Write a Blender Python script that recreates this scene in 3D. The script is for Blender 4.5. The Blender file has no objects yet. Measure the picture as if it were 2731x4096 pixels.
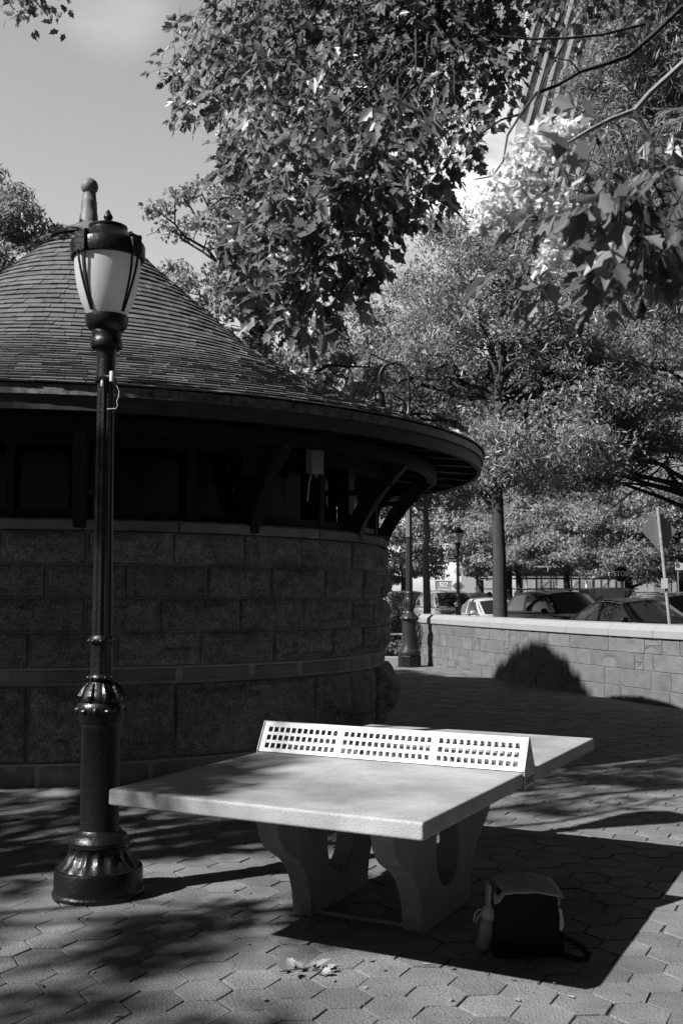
import bpy, bmesh, math, random
import numpy as np
from mathutils import Vector, Matrix, Euler, noise
random.seed(7); RNG = np.random.default_rng(11)
SC = bpy.context.scene; COL = SC.collection
PI = math.pi; rad = math.radians

# ------------------------------------------------------------------ camera
CF, CP, CR, CH = 4194.07, .0811, -.0023, 1.6206     # focal px (2731x4096), pitch, roll, eye height
def ray(px, py):
    X, Y = px - 1365.5, 2048 - py
    c, s = math.cos(CR), math.sin(CR)
    X, Y = X*c + Y*s, -X*s + Y*c
    return Vector((X/CF, math.cos(CP) - Y/CF*math.sin(CP), math.sin(CP) + Y/CF*math.cos(CP)))
def at(px, py, Y):                       # point at depth Y seen at source pixel
    d = ray(px, py); return Vector((0, 0, CH)) + d*(Y/d.y)
def atD(x, y, Y): return at(x*1.74175, y*1.7415, Y)
def project(P):
    P = np.asarray(P, float) - np.array([0, 0, CH])
    d = P[..., 1]*math.cos(CP) + P[..., 2]*math.sin(CP)
    u = -P[..., 1]*math.sin(CP) + P[..., 2]*math.cos(CP)
    d = np.where(d < .05, .05, d)
    return 1365.5 + CF*P[..., 0]/d, 2048 - CF*u/d, d
cam = bpy.data.objects.new('camera', bpy.data.cameras.new('camera')); COL.objects.link(cam)
cam.location = (0, 0, CH)
cam.rotation_mode = 'QUATERNION'
cam.rotation_quaternion = (Matrix.Rotation(PI/2 + CP, 3, 'X') @ Matrix.Rotation(-CR, 3, 'Z')).to_quaternion()
cam.data.sensor_fit = 'VERTICAL'; cam.data.sensor_height = 36; cam.data.sensor_width = 24
cam.data.lens = CF/4096*36; cam.data.clip_end = 2000; cam.data.clip_start = .05
cam.data.dof.use_dof = True; cam.data.dof.focus_distance = 8.5; cam.data.dof.aperture_fstop = 8
SC.camera = cam

# ------------------------------------------------------------------ light
SUN_AZ, SUN_EL = 28.9, 40.6              # shadows fall this way from +X towards +Y
TOSUN = np.array([-math.cos(rad(SUN_AZ))*math.cos(rad(SUN_EL)), -math.sin(rad(SUN_AZ))*math.cos(rad(SUN_EL)), math.sin(rad(SUN_EL))])
sl = bpy.data.lights.new('sun', 'SUN'); sl.energy = 4.8; sl.angle = rad(.53); sl.color = (1, 1, 1)
so = bpy.data.objects.new('sun', sl); COL.objects.link(so)
so.rotation_euler = Vector(-TOSUN).to_track_quat('-Z', 'Y').to_euler(); so.location = (-20, -12, 30)
SKY_GAIN = (.22, 2.5)
W = bpy.data.worlds.new('World'); SC.world = W; W.use_nodes = True
nt = W.node_tree; nt.nodes.clear()
def wn(t, **k):
    n = nt.nodes.new(t)
    for a, b in k.items(): setattr(n, a, b)
    return n
sky = wn('ShaderNodeTexSky', sky_type='NISHITA', sun_disc=False, sun_elevation=rad(SUN_EL),
         sun_rotation=math.atan2(TOSUN[0], TOSUN[1]) % (2*PI), air_density=1, dust_density=1.2, ozone_density=1)
bw = wn('ShaderNodeRGBToBW'); bg = wn('ShaderNodeBackground'); out = wn('ShaderNodeOutputWorld')
tc = wn('ShaderNodeTexCoord'); mp = wn('ShaderNodeMapping'); mp.inputs['Scale'].default_value = (1.6, 1.6, 3.6)
mp.inputs['Location'].default_value = (.35, .1, .27)
nz = wn('ShaderNodeTexNoise'); nz.inputs['Scale'].default_value = 2.1; nz.inputs['Detail'].default_value = 7; nz.inputs['Roughness'].default_value = .55
cr = wn('ShaderNodeValToRGB'); cr.color_ramp.elements[0].position = .36; cr.color_ramp.elements[1].position = .7
mx = wn('ShaderNodeMath', operation='MULTIPLY_ADD'); mx.inputs[1].default_value = 4.2
nt.links.new(tc.outputs['Generated'], mp.inputs['Vector']); nt.links.new(mp.outputs[0], nz.inputs['Vector'])
nt.links.new(nz.outputs['Fac'], cr.inputs['Fac'])
acc = None
for (cxp, cyp, c0, c1, amp) in ((1900, 690, .9935, .9995, 1.8), (430, -40, .9978, .9999, .28)):
    dv = ray(cxp, cyp).normalized(); dt = wn('ShaderNodeVectorMath', operation='DOT_PRODUCT'); nm = wn('ShaderNodeVectorMath', operation='NORMALIZE')
    dt.inputs[1].default_value = dv; nt.links.new(tc.outputs['Generated'], nm.inputs[0]); nt.links.new(nm.outputs[0], dt.inputs[0])
    m1 = wn('ShaderNodeMapRange', interpolation_type='SMOOTHSTEP'); m1.inputs['From Min'].default_value = c0; m1.inputs['From Max'].default_value = c1; m1.inputs['To Max'].default_value = amp
    nt.links.new(dt.outputs['Value'], m1.inputs['Value'])
    if acc is None: acc = m1.outputs[0]
    else:
        ad = wn('ShaderNodeMath', operation='ADD'); nt.links.new(acc, ad.inputs[0]); nt.links.new(m1.outputs[0], ad.inputs[1]); acc = ad.outputs[0]
mm_ = wn('ShaderNodeMath', operation='MULTIPLY'); nt.links.new(cr.outputs['Color'], mm_.inputs[0]); nt.links.new(acc, mm_.inputs[1]); nt.links.new(mm_.outputs[0], mx.inputs[0])
nt.links.new(sky.outputs[0], bw.inputs[0]); nt.links.new(bw.outputs[0], mx.inputs[2])
# sky gain shaped by hand: brighter ahead (+Y), dimmer overhead and behind to cut fill
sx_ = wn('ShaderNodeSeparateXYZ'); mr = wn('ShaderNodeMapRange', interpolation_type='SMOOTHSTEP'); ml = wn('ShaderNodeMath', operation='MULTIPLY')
mr.inputs['From Min'].default_value = .45; mr.inputs['From Max'].default_value = .8; mr.inputs['To Min'].default_value = SKY_GAIN[0]; mr.inputs['To Max'].default_value = SKY_GAIN[1]
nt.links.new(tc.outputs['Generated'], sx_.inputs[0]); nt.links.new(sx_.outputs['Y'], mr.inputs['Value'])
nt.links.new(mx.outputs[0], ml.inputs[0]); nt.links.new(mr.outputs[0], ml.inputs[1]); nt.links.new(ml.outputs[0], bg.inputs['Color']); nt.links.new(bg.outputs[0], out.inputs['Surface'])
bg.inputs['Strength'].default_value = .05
SC.view_settings.view_transform = 'Standard'; SC.view_settings.look = 'None'
SC.view_settings.exposure = .94; SC.view_settings.gamma = 1

# ------------------------------------------------------------------ materials (all grey: black and white film)
MATS = {}
def mat(name, v, rough=.6, var=.0, scale=8, island=0., bump=0., bscale=60, bdetail=6, metal=0., spec=.5, speck=0., coat=0., stain=0., sscale=230):
    if name in MATS: return MATS[name]
    m = bpy.data.materials.new(name); m.use_nodes = True; t = m.node_tree; p = t.nodes['Principled BSDF']
    p.inputs['Roughness'].default_value = rough; p.inputs['Metallic'].default_value = metal
    p.inputs['Specular IOR Level'].default_value = spec*.65; p.inputs['Coat Weight'].default_value = coat
    def N(k, **kw):
        n = t.nodes.new(k)
        for a, b in kw.items(): setattr(n, a, b)
        return n
    tc = N('ShaderNodeTexCoord')
    val = None
    def mul(a, lo, hi, sock):
        nonlocal val
        r = N('ShaderNodeMapRange'); r.inputs['To Min'].default_value = lo; r.inputs['To Max'].default_value = hi
        t.links.new(sock, r.inputs['Value'])
        if val is None: val = r.outputs[0]
        else:
            q = N('ShaderNodeMath', operation='MULTIPLY'); t.links.new(val, q.inputs[0]); t.links.new(r.outputs[0], q.inputs[1]); val = q.outputs[0]
        return r
    base = N('ShaderNodeValue'); base.outputs[0].default_value = v*.6; val = base.outputs[0]
    if var:
        n1 = N('ShaderNodeTexNoise'); n1.inputs['Scale'].default_value = scale; n1.inputs['Detail'].default_value = 8; n1.inputs['Roughness'].default_value = .65
        t.links.new(tc.outputs['Object'], n1.inputs['Vector'])
        r = mul(0, 1-var, 1+var, n1.outputs['Fac']); r.inputs['From Min'].default_value = .3; r.inputs['From Max'].default_value = .7
    if island:
        g = N('ShaderNodeNewGeometry'); mul(0, 1-island, 1+island, g.outputs['Random Per Island'])
    if speck:
        n2 = N('ShaderNodeTexNoise'); n2.inputs['Scale'].default_value = sscale; n2.inputs['Detail'].default_value = 2
        t.links.new(tc.outputs['Object'], n2.inputs['Vector'])
        r = mul(0, 1-speck, 1+speck, n2.outputs['Fac']); r.inputs['From Min'].default_value = .34; r.inputs['From Max'].default_value = .66
    if stain:
        n3 = N('ShaderNodeTexNoise'); n3.inputs['Scale'].default_value = 1.3; n3.inputs['Detail'].default_value = 5
        t.links.new(tc.outputs['Object'], n3.inputs['Vector'])
        r = mul(0, 1-stain, 1, n3.outputs['Fac']); r.inputs['From Min'].default_value = .36; r.inputs['From Max'].default_value = .55
    t.links.new(val, p.inputs['Base Color'])
    if bump:
        b = N('ShaderNodeBump'); b.inputs['Strength'].default_value = bump; b.inputs['Distance'].default_value = .02
        n4 = N('ShaderNodeTexNoise'); n4.inputs['Scale'].default_value = bscale; n4.inputs['Detail'].default_value = bdetail
        t.links.new(tc.outputs['Object'], n4.inputs['Vector']); t.links.new(n4.outputs['Fac'], b.inputs['Height'])
        t.links.new(b.outputs[0], p.inputs['Normal'])
    MATS[name] = m; return m
def leafmat(name, v, island=.45, trans=.35, rough=.42, spec=.5):
    m = mat(name, v, rough, island=island, spec=spec)
    t = m.node_tree; p = t.nodes['Principled BSDF']; o = t.nodes['Material Output']
    tr = t.nodes.new('ShaderNodeBsdfTranslucent'); ms = t.nodes.new('ShaderNodeMixShader'); ms.inputs[0].default_value = trans
    src = p.inputs['Base Color'].links[0].from_socket
    k = t.nodes.new('ShaderNodeMath'); k.operation = 'MULTIPLY'; k.inputs[1].default_value = 1.25
    t.links.new(src, k.inputs[0]); t.links.new(k.outputs[0], tr.inputs['Color'])
    t.links.new(p.outputs[0], ms.inputs[1]); t.links.new(tr.outputs[0], ms.inputs[2]); t.links.new(ms.outputs[0], o.inputs['Surface'])
    return m
M_paver = mat('paver_concrete', .262, .8, var=.2, scale=4, island=.18, bump=.55, bscale=95, speck=.42, stain=.28)
M_joint = mat('joint_sand', .085, .95, var=.3, scale=30, bump=.5)
M_asph = mat('asphalt', .05, .9, var=.25, scale=6, bump=.4, bscale=200)
M_walk = mat('pavement_concrete', .28, .85, var=.15, scale=3)
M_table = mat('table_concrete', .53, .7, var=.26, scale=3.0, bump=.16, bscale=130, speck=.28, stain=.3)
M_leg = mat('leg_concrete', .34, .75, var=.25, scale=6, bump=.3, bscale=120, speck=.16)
M_net = mat('galvanised_steel', .56, .5, var=.05, scale=18, metal=.25, spec=.5)
M_black = mat('black_lamp_paint', .009, .36, var=.3, scale=14, bump=.2, bscale=45, spec=.65)
M_dgrey = mat('grey_lamp_paint', .035, .38, var=.2, scale=10, bump=.12, bscale=50)
M_glass = leafmat('frosted_glass', 1.15, island=0, trans=.5, rough=.5)
M_gran = mat('rough_granite', .34, .9, var=.42, scale=11, bump=1., bscale=22, speck=.5, island=.16, sscale=70)
M_gran2 = mat('dressed_granite', .4, .85, var=.22, scale=5, bump=.4, bscale=60, speck=.3, island=.1, stain=.3)
M_mort = mat('pale_mortar', .55, .9, var=.2, scale=20)
M_slate = mat('slate', .19, .55, var=.2, scale=9, island=.2, bump=.3, bscale=40, spec=.6)
M_wood = mat('dark_painted_timber', .014, .6, var=.3, scale=12)
M_fascia = mat('fascia_timber', .075, .6, var=.35, scale=9)
M_copper = mat('stained_copper', .22, .5, var=.75, scale=16, metal=.2)
M_cap = mat('weathered_lead', .22, .55, var=.4, scale=9)
M_dark = mat('dark_window_glass', .004, .12, spec=.4)
M_stone = mat('wall_stone', .195, .85, var=.2, scale=5, bump=.55, bscale=34, island=.13, speck=.14)
M_cope = mat('coping_stone', .42, .8, var=.08, scale=5, bump=.25, bscale=60, island=.07)
M_wmort = mat('wall_mortar', .215, .9, var=.15, scale=14)
M_bark = mat('bark', .07, .9, var=.35, scale=22, bump=.8, bscale=45)
M_barkl = mat('pale_and_sunlit_bark', .4, .85, var=.3, scale=22, bump=.6, bscale=45)  # bark of the young tree; also gives a maple limb its sunlit tone
M_leaf = leafmat('leaf_near', .27, rough=.36, spec=.6, island=.5, trans=.4)
M_leafb = leafmat('leaf_bright', .46, trans=.4)
M_leafm = leafmat('leaf_middle', .42, trans=.45, rough=.33, spec=.7)
M_leafd = leafmat('leaf_dark', .36, trans=.4)
M_shade = leafmat('leaf_low_bounce', .04, trans=.08)  # unseen leaves kept near black to cut light bounced onto the plaza
M_flower = leafmat('blossom', 1.1, island=.2, trans=.3)
M_dry = leafmat('dry_leaf', .42, island=.3, trans=.15)
M_white = mat('white_paint', .75, .45); M_pale = mat('pale_plastic', .5, .4); M_mid = mat('mid_grey_metal', .28, .45, var=.1)
M_signwhite = mat('sign_white', 1.45, .4); M_signback = mat('sign_back', .5, .5, var=.1, scale=8, metal=.3); M_post = mat('galvanised_post', .4, .5, var=.35, scale=20)
M_signdark = mat('sign_dark', .03, .4); M_signor = mat('sign_orange', .26, .5, var=.08)
M_bag = mat('black_nylon', .006, .7, bump=.2, bscale=300); M_flap = mat('grey_canvas', .5, .85, var=.1, bump=.15, bscale=300)
M_tyre = mat('tyre', .015, .8); M_rim = mat('rim', .35, .35, metal=.7); M_carglass = mat('car_glass', .03, .04, spec=1.6, coat=.6)
M_lightlens = mat('lamp_lens', .8, .12, spec=.8)
M_carblack = mat('car_black', .005, .25, coat=.35, spec=.3); M_cardark = mat('car_charcoal', .03, .25, coat=.5)
M_carsilver = mat('car_silver', .38, .25, coat=1., metal=.2); M_carwhite = mat('car_white', .7, .25, coat=1.)
M_tower = mat('tower_facade', .6, .7, var=.05, scale=.2); M_towerw = mat('tower_window', .34, .3)
M_bldg = mat('pale_masonry', .5, .8, var=.12, scale=.4)
M_skin = mat('skin', .4, .6); M_hair = mat('hair', .015, .5); M_cloth = mat('dark_clothing', .06, .8)
M_soil = mat('soil', .05, .95, var=.3, bump=.5)

# ------------------------------------------------------------------ mesh helpers
class MB:
    def __init__(s): s.v = []; s.f = []
    def add(s, vs, fs):
        o = len(s.v); s.v += [tuple(q) for q in vs]; s.f += [tuple(i+o for i in f) for f in fs]; return s
    def box(s, c, size, rot=None, taper=1.):
        hx, hy, hz = size[0]/2, size[1]/2, size[2]/2
        vs = [Vector((x*hx*(taper if z > 0 else 1), y*hy*(taper if z > 0 else 1), z*hz)) for z in (-1, 1) for y in (-1, 1) for x in (-1, 1)]
        if rot is not None: vs = [rot @ q for q in vs]
        c = Vector(c)
        return s.add([q+c for q in vs], [(0, 2, 3, 1), (4, 5, 7, 6), (0, 1, 5, 4), (2, 6, 7, 3), (0, 4, 6, 2), (1, 3, 7, 5)])
    def lathe(s, prof, n=32, c=(0, 0, 0), flute=None, caps=True):
        vs = []; fs = []; m = len(prof)
        for k, (r, z) in enumerate(prof):
            for i in range(n):
                a = 2*PI*i/n; rr = r
                if flute and flute[0] <= z <= flute[1]: rr = r*(1 - flute[3]*(.5+.5*math.cos(flute[2]*a)))
                vs.append((c[0]+rr*math.cos(a), c[1]+rr*math.sin(a), c[2]+z))
        for k in range(m-1):
            for i in range(n):
                j = (i+1) % n; fs.append((k*n+i, k*n+j, (k+1)*n+j, (k+1)*n+i))
        if caps: fs.append(tuple(reversed(range(n)))); fs.append(tuple(range((m-1)*n, m*n)))
        return s.add(vs, fs)
    def tube(s, pts, r, n=8):
        pts = [Vector(q) for q in pts]; m = len(pts)
        rs = r if hasattr(r, '__len__') else [r]*m
        vs = []; fs = []; up = None
        for k in range(m):
            d = (pts[min(k+1, m-1)] - pts[max(k-1, 0)])
            d = d.normalized() if d.length > 1e-9 else Vector((0, 0, 1))
            if up is None: up = d.orthogonal().normalized()
            else:
                up = up - d*up.dot(d); up = up.normalized() if up.length > 1e-6 else d.orthogonal().normalized()
            b = d.cross(up)
            for i in range(n):
                a = 2*PI*i/n; vs.append(pts[k] + (up*math.cos(a)+b*math.sin(a))*rs[k])
        for k in range(m-1):
            for i in range(n):
                j = (i+1) % n; fs.append((k*n+i, k*n+j, (k+1)*n+j, (k+1)*n+i))
        fs.append(tuple(reversed(range(n)))); fs.append(tuple(range((m-1)*n, m*n)))
        return s.add(vs, fs)
    def prism(s, poly, f):                       # poly list of 2-D; f(u,v,side)->3-D, side 0/1
        n = len(poly)
        return s.add([f(u, v, 0) for u, v in poly] + [f(u, v, 1) for u, v in poly],
                     [tuple(reversed(range(n))), tuple(range(n, 2*n))] + [(i, (i+1) % n, n+(i+1) % n, n+i) for i in range(n)])
    def sphere(s, c, r, n=14, m=9, sc=(1, 1, 1)):
        prof = [(max(1e-4, r*math.sin(PI*k/m)), -r*math.cos(PI*k/m)) for k in range(m+1)]
        o = len(s.v); s.lathe(prof, n)
        for i in range(o, len(s.v)):
            q = s.v[i]; s.v[i] = (c[0]+q[0]*sc[0], c[1]+q[1]*sc[1], c[2]+q[2]*sc[2])
        return s
    def build(s, name, m, parent=None, smooth=False, bevel=0, seg=2, angle=40):
        me = bpy.data.meshes.new(name); me.from_pydata(s.v, [], s.f); me.validate()
        bm = bmesh.new(); bm.from_mesh(me); bmesh.ops.recalc_face_normals(bm, faces=bm.faces); bm.to_mesh(me); bm.free()
        me.materials.append(m)
        o = bpy.data.objects.new(name, me); COL.objects.link(o)
        if parent: o.parent = parent
        if smooth:
            me.polygons.foreach_set('use_smooth', [True]*len(me.polygons))
            me.set_sharp_from_angle(angle=rad(angle))
        if bevel:
            md = o.modifiers.new('bevel', 'BEVEL'); md.width = bevel; md.segments = seg; md.limit_method = 'ANGLE'; md.angle_limit = rad(35)
        return o
def npmesh(name, V, F, m, parent=None, smooth=False):      # F: (N,k) int array
    V = np.asarray(V, np.float32).reshape(-1, 3); F = np.asarray(F, np.int32); k = F.shape[1]
    me = bpy.data.meshes.new(name)
    me.vertices.add(len(V)); me.vertices.foreach_set('co', V.ravel())
    me.loops.add(F.size); me.loops.foreach_set('vertex_index', F.ravel())
    me.polygons.add(len(F)); me.polygons.foreach_set('loop_start', np.arange(0, F.size, k, dtype=np.int32))
    me.polygons.foreach_set('loop_total', np.full(len(F), k, np.int32))
    if smooth: me.polygons.foreach_set('use_smooth', np.ones(len(F), bool))
    me.update(calc_edges=True); me.materials.append(m)
    o = bpy.data.objects.new(name, me); COL.objects.link(o)
    if parent: o.parent = parent
    return o
def tag(o, label=None, cat=None, group=None, kind=None):
    if label: o['label'] = label
    if cat: o['category'] = cat
    if group: o['group'] = group
    if kind: o['kind'] = kind
    return o
def thing(name, label, cat, loc=(0, 0, 0), rz=0, group=None):
    o = bpy.data.objects.new(name, None); COL.objects.link(o); o.empty_display_size = .2
    o.location = loc; o.rotation_euler = (0, 0, rz); return tag(o, label, cat, group)
def dup(root, loc, rz=0, sc=1, label=None, group=None):
    def cp(o, par):
        c = o.copy(); COL.objects.link(c); c.parent = par
        for ch in [q for q in o.children]: cp(ch, c)
        return c
    r = cp(root, None); r.location = loc; r.rotation_euler = (0, 0, rz); r.scale = (sc,)*3
    if label: r['label'] = label
    if group: r['group'] = group
    return r
def text_mesh(name, txt, size, m, parent, loc, rot, extrude=.002, sx=1., spacing=1., bold=0.):
    cu = bpy.data.curves.new(name, 'FONT'); cu.body = txt; cu.size = size; cu.align_x = 'CENTER'; cu.align_y = 'CENTER'
    cu.extrude = extrude; cu.space_line = .85; cu.space_character = spacing; cu.offset = bold
    tmp = bpy.data.objects.new('tmp', cu); COL.objects.link(tmp)
    dg = bpy.context.evaluated_depsgraph_get(); me = bpy.data.meshes.new_from_object(tmp.evaluated_get(dg))
    bpy.data.objects.remove(tmp); me.materials.clear(); me.materials.append(m)
    o = bpy.data.objects.new(name, me); COL.objects.link(o); o.parent = parent; o.location = loc; o.rotation_euler = rot; o.scale = (sx, 1, 1)
    return o

# ------------------------------------------------------------------ leaves
def unit(a): return a/np.maximum(np.linalg.norm(a, axis=-1, keepdims=True), 1e-9)
def leaf_geo(C, L, Wd, droop=.3, upb=.8, fold=.25, rng=RNG):
    """simple two-facet leaves at C (N,3)"""
    n = len(C)
    d = rng.normal(size=(n, 3)); d[:, 2] -= droop; d = unit(d)
    u = rng.normal(size=(n, 3))*.7; u[:, 2] += upb*.6; u += TOSUN*(.6 if upb < 2 else 0)
    s = unit(np.cross(d, u)); nn = np.cross(s, d)
    l = (L*rng.uniform(.7, 1.25, n))[:, None]; w = (Wd*rng.uniform(.7, 1.25, n))[:, None]
    b = C - d*l*.5; t = C + d*l*.5; m1 = C - d*l*.06
    V = np.stack([b, m1+s*w*.5+nn*w*fold, t, m1-s*w*.5+nn*w*fold], 1)
    o = np.arange(n)[:, None]*4
    F = np.concatenate([o+np.array([[0, 1, 2]]), o+np.array([[0, 2, 3]])], 0)
    return V.reshape(-1, 3), F
def clump_points(centers, radii, per, flat=.55, rng=RNG):
    c = np.repeat(np.asarray(centers, float), per, 0); r = np.repeat(np.asarray(radii, float), per)
    p = unit(rng.normal(size=(len(c), 3)))*(rng.uniform(0, 1, len(c))**.5)[:, None]*r[:, None]
    p[:, 2] *= flat; return c + p
LEAFLET = np.array([1, .86])*np.array([(0, 0), (.15, .13), (.33, .33), (.44, .21), (.62, .29), (.70, .12), (1, 0), (.72, -.12), (.60, -.28), (.45, -.20), (.31, -.34), (.15, -.13)])
def leaflet_geo(B, D, N, L, Wd, rng=RNG):
    """ovate toothed leaflets: base B, direction D, normal N, length L, width factor"""
    n = len(B); D = unit(D); S = unit(np.cross(D, N)); N = np.cross(S, D)
    x = LEAFLET[:, 0][None, :, None]; y = (LEAFLET[:, 1]*Wd)[None, :, None]
    L = L[:, None, None]; cup = rng.uniform(.05, .35, n)[:, None, None]; bend = rng.uniform(-.05, .28, n)[:, None, None]
    V = B[:, None] + D[:, None]*x*L*(1-.12*x) + S[:, None]*y*L + N[:, None]*(np.abs(y)*cup - bend*x*x)*L
    k = 12; o = np.arange(n)[:, None]*k
    F = np.concatenate([o+np.array([[0, 1, 2, 3, 4, 5, 6]]), o+np.array([[6, 7, 8, 9, 10, 11, 0]])], 0)
    return V.reshape(-1, 3), F
def curve_pts(a, b, sag, n=6, jit=.0):
    a = Vector(a); b = Vector(b); out = []
    for k in range(n+1):
        t = k/n; q = a.lerp(b, t); q.z += sag*math.sin(PI*t)
        if 0 < k < n: q += Vector((random.gauss(0, jit), random.gauss(0, jit), random.gauss(0, jit*.6)))
        out.append(q)
    return out
def tree(name, label, base, trunk, ells, nclump, per, leaf, lmat, bark=M_bark, cr=(.5, .9), group=None, flat=.5, droop=.3, upb=.8, limbs=26, seed=1, shell=.45, lean=None):
    """trunk=(height, r0, r1); ells=list of (centre xyz, radii xyz, weight)"""
    rng = np.random.default_rng(seed); random.seed(seed)
    root = thing(name, label, 'tree', base, 0, group); B = np.array(base)
    w = np.array([e[2] for e in ells], float); w /= w.sum()
    which = rng.choice(len(ells), nclump, p=w)
    cen = np.zeros((nclump, 3))
    for i, k in enumerate(which):
        q = unit(rng.normal(size=(1, 3)))[0]*(shell + (1-shell)*rng.uniform()**.6) if rng.uniform() < .8 else rng.uniform(-.6, .6, 3)
        cen[i] = np.array(ells[k][0]) + q*np.array(ells[k][1])
    cen -= B; rr = rng.uniform(cr[0], cr[1], nclump)
    P = clump_points(cen, rr, per, flat, rng)
    V, F = leaf_geo(P, leaf[0], leaf[1], droop, upb, rng=rng)
    npmesh('crown', V, F, lmat, root)
    t = MB(); H, r0, r1 = trunk; tp = []
    lx, ly = lean or (0, 0)
    for k in range(9):
        s = k/8; tp.append(Vector((lx*s + random.gauss(0, .03)*min(k, 1)*H*.12, ly*s + random.gauss(0, .03)*min(k, 1)*H*.12, H*s)))
    t.tube(tp, [(r0*1.35 if k == 0 else r0 + (r1-r0)*k/8) for k in range(9)], 12)
    idx = rng.permutation(nclump)[:limbs]
    for i in idx:
        c = Vector(cen[i]); s = min(.97, max(.4, (c.z - .35*math.hypot(c.x-lx*.7, c.y-ly*.7))/H)); f = s*8; k = min(int(f), 7)
        a = tp[k].lerp(tp[k+1], f-k); ln = (c-a).length; r = max(.02, min(r1*.8, ln*.022))
        pts = curve_pts(a, c, ln*.1, 7, ln*.03); t.tube(pts, [r*(1-.75*q/7) for q in range(8)], 6)
        for q in (3, 4, 5, 6):
            e = pts[q] + Vector((random.gauss(0, .6), random.gauss(0, .6), random.gauss(.15, .35)))*ln*.3
            t.tube(curve_pts(pts[q], e, .05*ln, 4, ln*.015), [r*.4, r*.33, r*.25, r*.18, r*.1], 4)
    t.build('trunk', bark, root, smooth=True)
    return root

# ================================================================== THE PAVILION
PC = Vector((-3.14, 12.8, 0))
pav = thing('park_pavilion', 'round granite park pavilion with slate bell roof behind the table tennis table', 'pavilion', PC)
def ring_blocks(mb, R, z0, z1, nblk, amp, phase=0., gap=.006, nu=12, nv=7, seed=0., jit=.12):
    edges = [2*PI*(k+phase+random.uniform(-jit, jit))/nblk for k in range(nblk)]
    for k in range(nblk):
        a0 = edges[k]; a1 = edges[(k+1) % nblk] + (2*PI if k == nblk-1 else 0)
        ga = gap/R; off = random.uniform(0, 50)
        us = [a0+ga] + [a0+ga+(a1-a0-2*ga)*(i+.35)/(nu-.3) for i in range(nu)] + [a1-ga]
        zs = [z0+gap] + [z0+gap+(z1-z0-2*gap)*(j+.3)/(nv-.4) for j in range(nv)] + [z1-gap]
        vs = []
        for j, z in enumerate(zs):
            for i, a in enumerate(us):
                eu = min(i, nu+1-i)/((nu+1)/2); ev = min(j, nv+1-j)/((nv+1)/2)
                if eu == 0 or ev == 0: d = -.022
                else:
                    s = min(1, 1.6*min(eu, ev*1.1))
                    q = Vector((a*R, z, off))
                    n1 = noise.noise(q*3.1) + .55*noise.noise(q*8.3) + .3*noise.noise(q*19)
                    # pitched faces: broken facets that lean out towards the foot of each stone
                    fc = noise.cell(q*2.6)*.35
                    vv = (z-z0)/(z1-z0); led = .34 + .3*noise.noise(Vector((a*R*2.2, off, 1.7)))
                    d = amp*(s**.6)*(.6 + .7*n1 + fc*1.2 + (.55 if vv > led else -.1))
                vs.append(((R+d)*math.cos(a), (R+d)*math.sin(a), z))
        m = nu+2
        mb.add(vs, [(j*m+i, j*m+i+1, (j+1)*m+i+1, (j+1)*m+i) for j in range(nv+1) for i in range(m-1)])
w = MB()
for k, (z0, z1) in enumerate([(1.0, 1.305), (1.305, 1.605), (1.605, 1.905), (1.905, 2.2)]):
    ring_blocks(w, 3.655, z0, z1, 30, .06, .12 + .5*(k % 2), nu=16, nv=12)
ring_blocks(w, 3.675, .19, .85, 16, .1, .3, nu=26, nv=18)
w.build('stone_wall', M_gran, pav, smooth=True, angle=24)
w = MB(); ring_blocks(w, 3.72, -.04, .185, 26, .004, .2, nu=6, nv=2); w.build('base_course', M_gran2, pav)
w = MB(); ring_blocks(w, 3.665, .85, 1.0, 32, .004, .4, nu=6, nv=2); w.build('belt_course', M_gran2, pav)
w = MB(); ring_blocks(w, 3.70, 2.2, 2.315, 28, .003, .1, nu=6, nv=2)
w.lathe([(3.72, 2.314), (3.40, 2.335), (3.40, 2.2)], 96, caps=False); w.build('sill_course', M_gran2, pav)
w = MB(); w.lathe([(3.706, -.05), (3.706, .186), (3.657, .187), (3.657, .85), (3.659, .851), (3.659, 1.0), (3.642, 1.001), (3.642, 2.2), (3.30, 2.2)], 120, caps=False)
w.build('mortar_joints', M_mort, pav)
# window band: posts, rails, dark panes
NB = 14
for k in range(NB*2):
    a = rad(-25.5) + 2*PI*(k+.25 if k % 2 else k)/(NB*2)
    r = Matrix.Rotation(a, 3, 'Z'); th = .15 if k % 2 == 0 else .08
    MB().box(r @ Vector((3.53, 0, 2.72)), (.14, th, .80), r).build('window_post', M_wood, pav, bevel=.006)
for k in range(NB):
    a0 = rad(-25.5) + 2*PI*k/NB + .03; a1 = a0 + 2*PI/NB - .06
    n = 6; vs = []
    for i in range(n+1):
        a = a0+(a1-a0)*i/n
        vs += [(3.47*math.cos(a), 3.47*math.sin(a), 2.33), (3.47*math.cos(a), 3.47*math.sin(a), 3.1)]
    MB().add(vs, [(2*i, 2*i+2, 2*i+3, 2*i+1) for i in range(n)]).build('window_pane', M_dark, pav)
w = MB(); w.lathe([(3.44, 2.33), (3.58, 2.33), (3.58, 2.40), (3.44, 2.40)], 112, caps=False); w.build('window_rail', M_wood, pav)
w = MB(); w.lathe([(3.42, 2.98), (3.60, 2.98), (3.60, 3.19), (3.42, 3.19)], 112, caps=False); w.build('wall_plate', M_wood, pav)
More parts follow.
